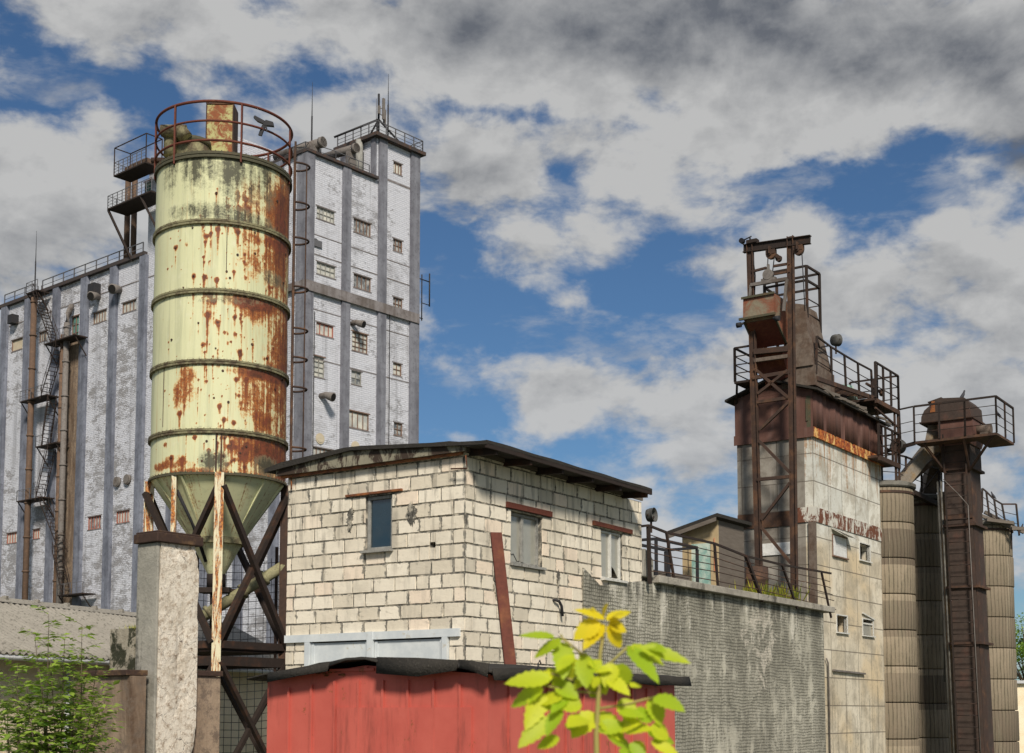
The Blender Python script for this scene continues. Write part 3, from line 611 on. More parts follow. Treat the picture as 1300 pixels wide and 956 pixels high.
for u, v in ((406, 557), (451, 567)):
    a, z = GF.r(u, v); m = MB(); m.tube((a, -.06, z), (a, -.004, z), .42, 18); m.tube((a, -.09, z), (a, -.06, z), .3, 18); m.build('wall_disc', BOARD, gb)
a, z = GF.r(400, 308); m = MB(); m.path([(a+.3*math.cos(t), -.05, z+.3*math.sin(t)) for t in np.linspace(0, 6, 12)], .03, 5); m.box(a-.25, a+.6, -.12, -.01, z-.3, z+.2); m.build('wall_lamp_bracket', GREY_STEEL, gb)
for u in (396, 492.5): a, z0_ = GF.r(u, 590); _, z1_ = GF.r(u, 395); m = MB(); m.tube((a, -.08, 0), (a, -.08, z1_), .035, 6); m.build('wall_cable', DARK_IRON, gb)
# bracket aerial on the right edge
z0_ = top_r(530, 402); z1_ = top_r(530, 346); m = MB()
m.tube((XE, .1, z0_), (XE+.8, .1, z0_), .05); m.tube((XE, .1, z1_-.4), (XE+1.6, .1, z1_-.4), .05); m.tube((XE+.7, .1, z0_-.2), (XE+.7, .1, z1_), .05); m.tube((XE+1.6, .1, z0_+1.2), (XE+1.6, .1, z1_+.3), .06); m.tube((XE+.7, .1, z0_+1.3), (XE+1.6, .1, z0_+1.3), .04)
m.build('wall_aerial', DARK_IRON, gb)
# brown stained bay with its pipes
y0, y1 = GF.l(101, 600)[0], GF.l(85, 600)[0]; zt = top_l(96, 434)
m = MB(); m.box(-.12, -.004, y0, y1, 0, zt); m.build('stained_pier', BROWN_STAIN, gb)
def vpipe(u, v, r_, name='downpipe', x=-.9, mt=RUST_BROWN, topbend=None):
    y, z = GF.l(u, v, x); m = MB(); m.tube((x, y, 0), (x, y, z), r_, 12)
    k = z-.5
    while k > 1: m.tube((x, y, k), (x, y, k+.14), r_*1.25, 12); k -= 3.1
    if topbend: ty, tz = GF.l(*topbend, -.3); m.path([(x, y, z-.1), (x*.8, (y*2+ty)/3, z+(tz-z)*.5), (-.3, ty, tz)], r_, 10)
    return m.build(name, mt, gb)
vpipe(43.5, 378, .27, x=-1.2); vpipe(80, 425, .22, topbend=None); vpipe(75, 690, .2, x=-.6)
vpipe(85, 410, .26, mt=PIPE_GREY, topbend=(91, 388))
# zigzag fire escape
fe = {}
def plat(u0, u1, v, h=.95):
    ya, z = GF.l(u0, v, -1.1); yb, _ = GF.l(u1, v, -1.1); ya, yb = max(ya, yb), min(ya, yb)
    m = MB(); m.box(-1.6, -.3, yb, ya, z-.10, z); 
    for t in (yb+.15, ya-.15): m.bar((-1.5, t, z-.1), (-.3, t, z-1.7), .08)
    p = m.build('fire_escape_landing', RUST_DARK, gb); m = rail(MB(), [(-.35, ya, z), (-1.55, ya, z), (-1.55, yb, z)], h, 1, .02, 1.); m.build('landing_railing', GREY_STEEL, p); return z
def flight(u0, v0, u1, v1, x=-1.3):
    ya, za = GF.l(u0, v0, x); yb, zb = GF.l(u1, v1, x); m = MB(); n = max(4, int(abs(za-zb)/.33)); w_ = .42
    for o in (-w_, w_):
        m.bar((x+o, ya, za), (x+o, yb, zb), .04, .10); up = Vector((0, 0, .8)); m.bar(Vector((x+o, ya, za))+up, Vector((x+o, yb, zb))+up, .035)
        for k in range(0, n+1, 4): p = Vector((x+o, ya, za)).lerp(Vector((x+o, yb, zb)), k/n); m.bar(p, p+up, .04)
    for k in range(n): c = Vector((x, ya, za)).lerp(Vector((x, yb, zb)), k/n); m.box(c.x-w_, c.x+w_, c.y-.07, c.y+.07, c.z-.015, c.z+.015)
    m.build('fire_escape_flight', RUST_DARK, gb)
plat(39, 53, 374); plat(62, 101, 438); plat(31, 65, 511); plat(51, 77, 568); plat(27, 59, 637); plat(79, 111, 756)
flight(47, 372, 70, 437); flight(76, 440, 56, 508); flight(66, 512, 58, 566); flight(66, 568, 50, 636); flight(56, 638, 80, 700); flight(72, 700, 84, 754)
# head frame of the left conveyor
for u in (163, 171.5):
    y, z = GF.l(u, 222, .5); m = MB(); m.tube((.5, y, ZM-.2), (.5, y, z), .25, 12); m.build('leg_casing', RUST_BROWN, gb)
for (u0, u1, v, s) in ((140, 195, 266, 0), (148, 188, 224, 1)):
    ya, z = GF.l(u0, v, -2.); yb, _ = GF.l(u1, v, -2.); m = MB(); m.box(-2.3, -.3 if s == 0 else -.6, yb, ya, z-.12, z)
    if s == 0: m.bar((-2.2, ya, z-.1), (-.2, ya-.7, z-4.2), .18); m.bar((-2.2, yb+1.6, z-.1), (-.2, yb+.2, z-4.8), .18)
    p = m.build('head_platform', RUST_DARK, gb); m = rail(MB(), [(-.6, ya, z), (-2.25, ya, z), (-2.25, yb, z)], 1.1, 3, .022, .7)
    m.build('platform_railing', GREY_STEEL, p)
    if s == 1:
        m = MB(); t = z+2.4
        for (x_, y_) in ((-2.25, ya), (-2.25, yb), (-.7, ya), (-.7, yb)): m.bar((x_, y_, z), (x_, y_, t), .07)
        m.bar((-2.25, ya, t), (-2.25, yb, t), .07); m.bar((-.7, ya, t), (-.7, yb, t), .07); m.bar((-2.25, ya, t), (-.7, ya, t), .07); m.bar((-2.25, yb, t), (-.7, yb, t), .07); m.build('platform_cage', RUST_DARK, p)
        m = MB(); m.box(-1.9, -.6, yb+.3, ya-1.0, z, z+.5); m.box(-1.6, -.9, yb+.9, ya-1.3, z+.5, z+.8); m.build('pulley_housing', RUST_BROWN, p)
# separate masts on the roofs
def rod(u, v, frame_pt, label, base_z, r_=.05):
    x, y = frame_pt; p = GF.i @ pt(u, v, (GF.m @ Vector((x, y, 0))).y)
    t = thing('lightning_rod', label, 'lightning rod', GF, (x, y, base_z), group='lightning rods on the grain elevator roof')
    h = p.z-base_z; m = MB(); m.tube((0, 0, 0), (0, 0, h*.55), r_*1.3, 7); m.tube((0, 0, h*.55), (0, 0, h), r_*.8, 7, r_*.25); m.build('rod', DARK_IRON, t)
    m = MB(); m.box(-.15, .15, -.15, .15, 0, .15); m.build('base_plate', GREY_STEEL, t)
y_ = GF.l(44, 375, .3)[0]; rod(44.5, 293, (.3, y_), 'thin lightning rod at the far left end of the elevator roof', ZM+.003)
rod(391, 104, (.9, .6), 'thin lightning rod on the roof corner right of the yellow silo', ZT+.003)
x_ = GF.r(492.5, 175, .5)[0]; rod(492.5, 94, (x_, .5), 'tall lightning rod on the stair tower beside the antenna mast', ZTW+.31)
x_, z_ = XT+.55, ZTW+.3
cm_ = thing('antenna_mast', 'guyed phone antenna mast with white panel antennas on top of the stair tower', 'antenna mast', GF, (x_, .4, z_))
h = 60*.0608; m = MB(); m.tube((0, 0, 0), (0, 0, h), .09, 8); m.build('mast_pole', DARK_IRON, cm_)
m = MB(); 
for q in ((-2.4, 2.6, 0), (3.2, .0, 0), (.9, 3., 0)): m.tube((0, 0, h*.42), q, .085, 6)
m.build('mast_stay', DARK_IRON, cm_)
for (dx_, dy_, z0_, z1_) in ((.45, -.1, h*.45, h*.93), (.75, .1, h*.4, h*.72), (-.25, -.3, h*.5, h*.68)):
    m = MB(); m.box(dx_-.11, dx_+.11, dy_-.07, dy_+.07, z0_, z1_); m.tube((0, 0, (z0_+z1_)/2), (dx_, dy_, (z0_+z1_)/2), .035, 5); m.build('panel_antenna', PIPE_GREY, cm_)
m = MB(); m.tube((-.35, -.1, h*.2), (-.35, -.1, h*.85), .025, 5); m.tube((0, 0, h*.4), (-.35, -.1, h*.4), .025, 5); m.build('whip_antenna', GREY_STEEL, cm_)
# ================================================================ the rusty yellow cement silo
SD = 27.0; SX = pt(281, 400, SD).x; SR = SD*83.3/F/math.cos(math.atan(369/F))
st_ = thing('cement_silo', 'tall cylindrical silo of flaking yellow paint streaked with rust, on a steel frame', 'silo', loc=(SX, SD, 0))
toC = math.atan2(-SD, -SX)                     # direction from the silo axis to the camera
def zc(v): return pt(281, v, SD-SR).z          # height of a point on the near side
Z_top, Z_bot = zc(196), zc(599)
def phi(u, side=1): return math.asin(max(-1, min(1, (u-281)/83.5)))
NA, NZ = 420, 330
ang = toC + np.linspace(-PI, PI, NA, endpoint=False); zz = np.linspace(Z_bot, Z_top, NZ)
A, Z = np.meshgrid(np.linspace(-PI, PI, NA, endpoint=False), zz)
X = np.cos(A+toC)*SR; Y = np.sin(A+toC)*SR
U = A*SR                                       # metres round the drum, 0 towards the camera, + to the right
# dents
Rm = 1 + .004*np.sin(A*3+Z*1.3)*np.sin(Z*2.1); X *= Rm; Y *= Rm
rust = np.zeros_like(U); grime = np.zeros_like(U)
px = SR/83.5
def zcu(u, v): return pt(u, v, SD-SR*math.cos(phi(u))).z
def patch(arr, u, v, ru, rv, w):
    u0 = phi(u)*SR; z0 = zcu(u, v); c = max(.25, math.cos(phi(u)))
    arr += w*np.exp(-(np.abs((U-u0)/(ru*px/c))**2.6 + np.abs((Z-z0)/(rv*px))**2.6))
def drips(arr, lst):
    for u, v, r_, L, w in lst:
        u0 = phi(u)*SR; z0 = zcu(u, v); du = (U-u0); dz = Z-z0
        arr += w*np.exp(-((du/r_)**2+(dz/r_)**2)) + w*.55*np.exp(-(du/(r_*.55))**2)*np.where(dz < 0, np.exp(dz/L), 0)
flank = np.clip((A-.88)/.45, 0, 1)*np.clip((2.3-A)/.4, 0, 1)
rust += flank*.50*(.85+.3*np.sin(Z*2.3)); rust += .13*np.clip((A-.15)/.5, 0, 1)*np.clip((2.3-A)/.4, 0, 1)
for p in [(322,330,18,22,.30),(318,382,26,7,1.),(322,392,18,12,.6),(325,472,26,6,.9),(322,505,20,26,.38),(335,535,14,10,.5),(352,440,10,40,.4),(350,500,10,35,.4),
    (240,498,13,22,.5),(243,475,8,10,.5),(228,505,4,16,.4),(335,575,22,14,.45),(312,570,16,14,.35),(345,575,16,22,.6),(300,240,12,20,.2),(335,255,26,28,.3),(350,262,10,45,.5),(228,592,18,4,.4),(210,595,10,5,.5),(225,585,16,5,.35),(250,598,30,3,.3),(320,300,18,6,.4),(352,330,10,40,.6)]:
    patch(rust, *p)
dl = []
for k in range(380):
    u = 281+80*math.sin(random.uniform(-.35, 1.35)) if random.random() < .8 else random.uniform(205, 300)
    v = random.uniform(235, 595); dl.append((u, v, min(.045, .007*math.exp(abs(random.gauss(0, .8)))), random.uniform(.08, .3)*math.exp(random.gauss(0, .8)), random.uniform(.4, 1.3)))
for u, v in ((300,262),(311,262),(308,250),(299,292),(275,290),(225,318),(262,300),(275,355),(247,352),(260,352),(272,382),(265,400),(277,408),(303,444),(265,372),(234,527),(281,515),(298,535),(286,532),(238,585),(225,583),(300,480),(312,480),(247,372)):
    dl.append((u, v, .045, .35, 1.2))
for k in range(26): dl.append((random.gauss(308, 18), random.gauss(572, 14), .035, .2, 1.0))
drips(rust, dl)
for k in range(90): uu = 281+80*math.sin(random.triangular(-1.3, 1.4, .8)); dl2 = (uu, random.choice([284, 374, 463, 550, 555]), random.uniform(.008, .03), random.uniform(.1, .8), random.uniform(.35, .8)); drips(rust, [dl2])
for vb in (286, 374, 463, 551): rust += .30*np.clip((A+.2)/.8, 0, 1)*np.exp(-np.clip(zc(vb)-Z, 0, 9)/.10)*(Z < zc(vb))
rust += .35*np.exp(-np.clip(Z-Z_bot, 0, 9)/.09)
# moss and soot run down from the rim and below each flange
top = np.clip((Z-(Z_top-1.15))/1.15, 0, 1)
grime += top**1.1*(.50+.22*np.sin(U*9)+.15*np.sin(U*23+1.3))*np.clip((1.5-A)/.9, 0, 1)*np.clip((A+1.35)/.5, 0, 1)
patch(grime, 262, 212, 45, 22, .18); patch(grime, 285, 240, 10, 26, .22); patch(grime, 320, 240, 30, 28, .2); patch(grime, 250, 268, 40, 9, .55); patch(grime, 310, 274, 35, 8, .5); patch(grime, 277, 585, 18, 12, .8); patch(grime, 340, 590, 16, 12, .7); patch(grime, 345, 350, 18, 10, .5); patch(grime, 285, 380, 40, 5, .3)
for vb in (284, 372, 462, 550):
    zb = zc(vb); grime += .42*np.exp(-np.clip(zb-Z, 0, 9)/.07)*(Z < zb); grime += .25*np.exp(-np.abs(Z-zb-.12)/.05)*(Z > zb)
vs_ = np.stack([X, Y, Z], -1).reshape(-1, 3); idx = np.arange(NA*NZ).reshape(NZ, NA); n_ = np.roll(idx, -1, 1)
fs_ = np.stack([idx[:-1], n_[:-1], n_[1:], idx[1:]], -1).reshape(-1, 4)
me = bpy.data.meshes.new('tank_shell'); me.vertices.add(len(vs_)); me.vertices.foreach_set('co', vs_.ravel()); me.loops.add(fs_.size); me.loops.foreach_set('vertex_index', fs_.ravel())
me.polygons.add(len(fs_)); me.polygons.foreach_set('loop_start', np.arange(0, fs_.size, 4)); me.polygons.foreach_set('loop_total', np.full(len(fs_), 4)); me.polygons.foreach_set('use_smooth', np.ones(len(fs_), bool))
me.update(); me.materials.append(SILO)
for nm, arr in (('rust', rust), ('grime', grime)):
    at = me.attributes.new(nm, 'FLOAT', 'POINT'); at.data.foreach_set('value', np.clip(arr, 0, 1.4).astype(np.float32).ravel())
tank = bpy.data.objects.new('tank_shell', me); COL.objects.link(tank); tank.parent = st_
m = MB(); m.lathe([(.0, Z_top+.10), (SR*.5, Z_top+.08), (SR-.01, Z_top)], 0, 0, 64); m.build('tank_roof', HOPPER, st_)
FL = mat('dirty_flange', steel((.25, .23, .13), (.07, .045, .03), .62, 5))
FLTOP = mat('mossy_rim', steel((.085, .08, .05), (.15, .08, .04), .4, 5))
def flange(v, w_=.055, h_=.05, mt=FL, double=True):
    z = zc(v); m = MB(); r0 = SR+.002
    m.lathe([(r0, z-h_), (r0+w_, z-h_), (r0+w_, z-h_*.15), (r0, z-h_*.15)], 0, 0, 96, smooth=False)
    if double: m.lathe([(r0, z+h_*.15), (r0+w_*.9, z+h_*.15), (r0+w_*.9, z+h_), (r0, z+h_)], 0, 0, 96, smooth=False)
    m.lathe([(r0, z+h_), (r0, z-h_)], 0, 0, 96)
    for k in range(72):
        t = 2*PI*k/72; c = Vector((math.cos(t)*(r0+w_*.5), math.sin(t)*(r0+w_*.5), z)); m.tube(c-Vector((0, 0, h_*1.35)), c+Vector((0, 0, h_*1.35)), .011, 5)
    m.build('flange_ring', mt, st_)
flange(196, .05, .06, FLTOP)
for v in (281, 369, 459, 547): flange(v, .05, .045)
flange(600, .035, .03, FLTOP, False)
# weld seams, stiffener and scratches that stand out from the shell
def onshell(u, v, o=.008):
    a = toC+phi(u); return Vector((math.cos(a)*(SR+o), math.sin(a)*(SR+o), zcu(u, v)))
for u in (278, 284): m = MB(); m.bar(onshell(u, 549, .004), onshell(u, 597, .004), .03); m.build('weld_seam', RUST, st_)
for u, a_, b_ in ((214, 463, 545), (286, 287, 345)): m = MB(); m.bar(onshell(u, a_, .002), onshell(u, b_, .002), .012); m.build('weld_seam', RUST, st_)
for k in range(40):
    u, v = random.choice(dl)[:2]; p = onshell(u, v, .0); q = onshell(u, v, .015); m = MB(); m.tube(p, q, random.uniform(.016, .026), 8); m.build('plug_bolt', RUST, st_)
# hopper
zr, ztip = pt(284, 684, SD-.5).z, pt(280, 730, SD-.1).z; rr = SR*31/83.; cx_ = .05
for nm, pr in (('hopper_cone', [(SR-.01, Z_bot), (rr, zr)]), ('hopper_spout', [(rr-.003, zr-.04), (.16, ztip)])):
    m = MB(); n = 8; pf = [(pr[0][0]+(pr[1][0]-pr[0][0])*k/n, pr[0][1]+(pr[1][1]-pr[0][1])*k/n) for k in range(n+1)]; m.lathe(pf, 0, 0, 72); m.build(nm, HOPPER, st_)
m = MB(); m.lathe([(rr-.01, zr+.05), (rr+.07, zr+.05), (rr+.07, zr-.07), (rr-.01, zr-.07)], 0, 0, 48, smooth=False); m.build('hopper_collar', FL, st_)
for da in (-1.1, -.55, .75, 1.3):
    a = toC+da; m = MB(); m.bar((math.cos(a)*(SR-.02), math.sin(a)*(SR-.02), Z_bot-.05), (math.cos(a)*(rr+.03), math.sin(a)*(rr+.03), zr+.1), .035, .05); m.build('hopper_rib', HOPPER, st_)
a = toC-.75; m = MB(); m.path([(math.cos(a)*(SR*.86), math.sin(a)*(SR*.86), Z_bot-.3), (math.cos(a)*(rr+.2), math.sin(a)*(rr+.2), zr+.3), (math.cos(a)*.3, math.sin(a)*.3, ztip+.25)], .035, 8); m.build('air_hose', DARK_IRON, st_)
m = MB(); m.tube((0, 0, ztip+.02), (0, 0, ztip-.25), .19, 16); m.box(-.3, .3, -.22, .22, ztip-.35, ztip-.25); m.tube((-.7, 0, ztip-.3), (.5, 0, ztip-.3), .03); m.tube((0, 0, ztip-.35), (0, 0, ztip-1.1), .12, 12); m.build('slide_gate', RUST_DARK, st_)
# frame
LR = SR*1.0; legs = []
for k, (da, mt) in enumerate(((.015, LEGPAINT), (PI/2-.08, RUST), (PI, RUST), (-PI/2-.0, LEGPAINT))):
    a = toC+da; r_ = LR if k else LR*.98; c = Vector((math.cos(a)*r_, math.sin(a)*r_, 0)); legs.append(c)
    m = MB(); m.box(-.085, .085, -.09, -.075, .02, Z_bot-.01); m.box(-.085, .085, .075, .09, .02, Z_bot-.01); m.box(-.012, .012, -.075, .075, .02, Z_bot-.01); m.box(-.05, -.035, -.09, -.098, .02, Z_bot-.02)
    o = m.build('leg', mt, st_); o.location = c; o.rotation_euler = (0, 0, a+PI/2)
    m = MB(); m.box(-.25, .25, -.25, .25, 0.0, .02); p = m.build('foot_plate', RUST, o)
a = toC-.68; m = MB(); m.bar((math.cos(a)*SR*.98, math.sin(a)*SR*.98, 3.1), (math.cos(a)*SR*.98, math.sin(a)*SR*.98, Z_bot-.02), .09); m.build('leg', LEGPAINT, st_)
zp0 = pt(281, 816, SD-SR).z; zp1 = pt(281, 616, SD-SR).z
for i in range(4):
    p, q = legs[i], legs[(i+1) % 4]
    for s, (z0, z1) in enumerate(((zp0, zp1), (zp1, zp0))):
        off = (p+q).normalized()*(.10 if s else .02) ; m = MB(); m.bar(p*1.0+off+Vector((0, 0, z0)), q+off+Vector((0, 0, z1)), .12, .09); m.build('diagonal_brace', RUST_DARK, st_)
    for s, (z0, z1) in enumerate(((.15, zp0-.35), (zp0-.35, .15))):
        off = (p+q).normalized()*(.10 if s else .02) ; m = MB(); m.bar(p+off+Vector((0, 0, z0)), q+off+Vector((0, 0, z1)), .10, .08); m.build('diagonal_brace', RUST_DARK, st_)
    for z, h_ in ((zp0-.02, .14), (zp0-.33, .18)):
        m = MB(); m.bar(p+Vector((0, 0, z)), q+Vector((0, 0, z)), .10, h_); m.build('ring_beam', RUST_DARK, st_)
m = MB(); r_ = SR*.98
m.prism([legs[0]+Vector((0, 0, zp0-.10)), legs[1]+Vector((0, 0, zp0-.10)), legs[2]+Vector((0, 0, zp0-.10)), legs[3]+Vector((0, 0, zp0-.10))], (0, 0, -.05)); m.build('service_deck', RUST_DARK, st_)
# handrail on top
zh = pt(281, 128.5, SD-SR-.02).z; m = MB(); RR = SR+.03
for f, r_ in ((1, .028), (.63, .022), (.26, .024)):
    z = Z_top+(zh-Z_top)*f; m.path([(math.cos(t)*RR, math.sin(t)*RR, z) for t in np.linspace(0, 2*PI, 72, endpoint=False)], r_, 6, closed=True)
m.build('hand_ring', RUST_RED, st_)
for da in (-.78, .24, 1.28, -1.52, -2.5, 2.4, 3.1):
    a = toC+da; c = Vector((math.cos(a)*RR, math.sin(a)*RR, 0)); m = MB(); o = m.bar(c+Vector((0, 0, Z_top-.12)), c+Vector((0, 0, zh)), .075, .03); m.build('rail_post', RUST_RED, st_)
# things on the roof
def topat(u, d, z=0): p = pt(u, 190, SD+d); return p.x-SX, d
x_, y_ = topat(281, .25); h_ = pt(281, 138, SD+.25).z
m = MB(); m.box(x_-.26, x_+.26, y_-.2, y_+.25, Z_top, h_); hb = m.build('hatch_box', DOORPAINT, st_)
m = MB()
for o in (-.28, .262): m.box(x_+o, x_+o+.02, y_-.22, y_+.26, Z_top, h_+.02)
m.box(x_-.28, x_+.28, y_-.22, y_+.26, h_+.003, h_+.03); m.build('hatch_frame', RUST, hb)
x_, y_ = topat(243, -.1); h_ = pt(243, 184, SD-.1).z; m = MB(); m.tube((x_, y_, Z_top), (x_, y_, h_), .36, 28); fd = m.build('filter_drum', FL, st_)
m = MB(); m.lathe([(.37, h_-.05), (.40, h_-.03), (.39, h_+.05), (.0, h_+.10)], x_, y_, 28); m.build('drum_lid', FLTOP, fd)
m = MB(); m.tube((x_-.35, y_-.3, Z_top+.35), (x_-.35, y_-.3, h_+.22), .13, 14); m.tube((x_-.5, y_-.45, h_+.1), (x_-.0, y_-.45, h_+.1), .12, 14); m.tube((x_-.12, y_-.45, h_+.1), (x_-.0, y_-.45, h_-.05), .14, 14); m.build('relief_valve', FL, fd)
m = MB(); m.tube((x_-.75, y_-.2, Z_top+.3), (x_-.25, y_-.2, Z_top+.3), .06, 10); m.build('side_nozzle', RUST, fd)
m = MB(); q = topat(322, .2); m.box(q[0]-.25, q[0]+.15, q[1]-.1, q[1]+.1, Z_top+.28, Z_top+.33); m.bar((q[0]-.2, q[1], Z_top), (q[0]-.2, q[1], Z_top+.3), .05); m.bar((q[0]+.3, q[1], Z_top), (q[0]+.15, q[1], Z_top+.3), .05); m.build('step_bracket', HOPPER, st_)
# caged ladder on the right flank
a = toC+PI/2-.02; rd = Vector((math.cos(a), math.sin(a), 0)); td = Vector((-rd.y, rd.x, 0)); c = rd*(SR+.1)
m = MB(); ladder(m, c+Vector((0, 0, 2.4)), c+Vector((0, 0, Z_top+.85)), td, .42, .02, .28); lad = m.build('ladder', RUST, st_)
hoop_z = [pt(370, v, SD).z for v in (255, 300, 362, 415, 452, 490, 567, 640)]
m = MB()
for z in [zh-.65]+hoop_z: m.path([c+td*(.23*math.cos(t))*(-1)+rd*(.30*math.sin(t)*1.0)+Vector((0, 0, z)) for t in np.linspace(0, PI, 12)], .022, 6)
for t in (.9, 2.2): m.tube(c-td*.23*math.cos(t)+rd*.30*math.sin(t)+Vector((0, 0, 2.6)), c-td*.23*math.cos(t)+rd*.30*math.sin(t)+Vector((0, 0, zh-.65)), .014, 5)
m.build('ladder_cage', RUST, lad)
# filling pipe crossing under the hopper
p = pt(366, 715, SD+.3)-Vector((SX, SD, 0)); q = pt(257, 783, SD-.2)-Vector((SX, SD, 0)); m = MB(); m.tube(p+(p-q)*.25, q, .115, 14)
for f in (.05, .45, .7): c_ = q.lerp(p, f); m.tube(c_, c_+(p-q).normalized()*.07, .16, 14)
m.build('filling_pipe', OCHRE_PIPE, st_)
# pair of floodlights clipped on the ring
a = toC+phi(326); c = Vector((math.cos(a)*RR, math.sin(a)*RR, Z_top+(zh-Z_top)*.72)) + Vector((SX, SD, 0))
ft = _ft = thing('floodlight', 'small black twin floodlight clamped on the top ring of the yellow silo', 'floodlight', loc=c)
ft.scale = (.72, .72, .72)
m = MB(); m.prism([(-.26, -.02, .20), (-.22, -.02, .25), (.05, -.02, .10), (.02, -.02, .02), (-.16, -.02, .10)], (0, .12, 0)); m.build('lamp_head', SIREN, ft)
m = MB(); m.prism([(.0, -.03, -.02), (.30, -.03, -.05), (.28, -.03, .06), (.08, -.03, .12)], (0, .12, 0)); m.build('lamp_head', SIREN, ft)
m = MB(); m.prism([(-.02, -.02, -.02), (.08, -.02, -.02), (-.03, -.02, -.32), (-.12, -.02, -.30)], (0, .07, 0)); m.bar((.07, 0, 0), (.12, 0, -.2), .04); m.build('clamp_arm', SIREN, ft)

# wire net stretched behind the silo frame
nt = thing('wire_mesh_fence', 'fence of rusty square wire mesh behind the silo legs', 'fence', loc=(SX-.9, SD+2.2, 0))
m = MB(); W_, z0, z1 = 3.4, 0.1, pt(281, 700, SD+2.2).z
for k in range(0, int(W_/.16)+1): m.bar((k*.16, 0, z0), (k*.16, 0, z1-.15*math.sin(k*.8)), .010)
for k in range(0, int((z1-z0)/.16)): m.path([(x, .03*math.sin(x*3), z0+k*.16-.05*math.sin(x*2)) for x in np.linspace(0, W_, 8)], .006, 4)
m.build('wire_net', DARK_IRON, nt)
for x in (0, W_/2, W_): m = MB(); m.bar((x, .05, 0), (x, .05, z1+.1), .06); m.build('fence_post', RUST, nt)
# ================================================================ the pale block building
BF = Frame(-0.64, 18.5, 55.7)
bb = thing('block_building', 'two storey workshop of pale aerated concrete blocks with a dark overhanging roof', 'building', BF)
YB = BF.l(366, 612)[0]; XB = BF.r(814, 634)[0]; ZC = BF.r(603, 577)[1]; ZR = BF.r(814, 636)[1]; ZL = BF.l(366, 602)[1]
print('block building', YB, XB, ZC, ZR, ZL)
def ropen(u0, u1, vt, vb, f, uc=None):   # opening from pixel edges at its middle
    uc = (u0+u1)/2; a = f(u0, (vt+vb)/2)[0]; b = f(u1, (vt+vb)/2)[0]; return (min(a, b), max(a, b), f(uc, vb)[1], f(uc, vt)[1])
w1 = ropen(648, 688, 652.5, 718, BF.r); w2 = ropen(763, 790, 675, 736, BF.r); w3 = ropen(464.5, 498, 629, 698.5, BF.l); gt = ropen(388, 570, 812, 1100, BF.l)
gt = (gt[0], gt[1], 0.02, BF.l(480, 812)[1]); vent = ropen(546, 553, 689, 695, BF.l)
CH, CL = .2, .40
def blocks(plane, u0, u1, ztop, holes, flip=False):
    """one course after another of single blocks, 9 mm proud of the mortar bed"""
    V = []; Fc = []; Rn = []; UV = []
    n = int(ztop(u0 if ztop(u0) > ztop(u1) else u1)/CH)+1
    g_ = .006
    for i in range(n):
        z0, z1 = i*CH+g_, (i+1)*CH-g_; off = (0 if i % 2 else CL/2) + random.uniform(-.05, .05); a = u0 - off
        while a < u1-.03:
            L = CL*random.uniform(.93, 1.05) if random.random() > .08 else CL*.55; b = a+L
            p, q = max(a, u0), min(b, u1)
            if q-p > .04:
                rn = random.random(); o = random.uniform(.004, .016); jz = random.uniform(-.003, .003)
                cells = [(p+(g_ if p > u0 else 0), q-(g_ if q < u1 else 0), z0+jz, z1+jz)]
                for h in holes:
                    nx = []
                    for c in cells:
                        if c[1] <= h[0] or c[0] >= h[1] or c[3] <= h[2] or c[2] >= h[3]: nx.append(c); continue
                        if c[0] < h[0]: nx.append((c[0], h[0], c[2], c[3]))
                        if c[1] > h[1]: nx.append((h[1], c[1], c[2], c[3]))
                        m0, m1 = max(c[0], h[0]), min(c[1], h[1])
                        if c[2] < h[2]: nx.append((m0, m1, c[2], h[2]))
                        if c[3] > h[3]: nx.append((m0, m1, h[3], c[3]))
                    cells = nx
                for c in cells:
                    t0, t1 = ztop(c[0]), ztop(c[1]); zl, zr_ = min(c[3], t0), min(c[3], t1)
                    if zl <= c[2]+.01 or zr_ <= c[2]+.01 or c[1]-c[0] < .02: continue
                    k = len(V); e = .007
                    quad = [(c[0], c[2]), (c[1], c[2]), (c[1], zr_), (c[0], zl)]; jj = lambda: random.uniform(-.004, .004); quad = [(a_+(jj() if a_ > u0+1e-4 else 0), b_+jj()) for a_, b_ in quad]
                    inn = [(c[0]+e+abs(jj()), c[2]+e+abs(jj())), (c[1]-e-abs(jj()), c[2]+e+abs(jj())), (c[1]-e-abs(jj()), zr_-e-abs(jj())), (c[0]+e+abs(jj()), zl-e-abs(jj()))]
                    if c[0] <= u0+1e-4: inn[0] = (c[0], inn[0][1]); inn[3] = (c[0], inn[3][1])
                    P = (lambda t, z, d: (t, -d, z)) if plane == 'r' else (lambda t, z, d: (-d, t, z))
                    if c[0] <= u0+1e-4: quad = [(u0, quad[0][1]), quad[1], quad[2], (u0, quad[3][1])]
                    for (t, z) in quad: V.append(P(t, z, -.01))
                    for (t, z) in inn: V.append(P(t, z, o))
                    def uvof(t, z): return ((t-p)/max(q-p, .01), (z-z0)/(z1-z0))
                    cr = [uvof(*x) for x in quad]+[uvof(*x) for x in inn]
                    for f in ((4,5,6,7),(0,1,5,4),(1,2,6,5),(2,3,7,6),(3,0,4,7)): Fc.append(tuple(k+j for j in f)); Rn.append(rn); UV += [cr[j] for j in f]
                a = b
            else: a = b
    me = bpy.data.meshes.new('block_courses'); me.from_pydata(V, [], Fc); me.materials.append(BLOCK); at = me.attributes.new('rnd', 'FLOAT', 'FACE'); at.data.foreach_set('value', Rn)
    l = me.uv_layers.new(name='cell'); l.data.foreach_set('uv', np.array(UV, dtype=np.float32).ravel())
    o = bpy.data.objects.new('block_courses', me); COL.objects.link(o); return o
zl_f = lambda y: ZC + (ZL-ZC)*y/YB
zr_f = lambda x: ZC + (ZR-ZC)*x/XB
core = MB(); T = .22
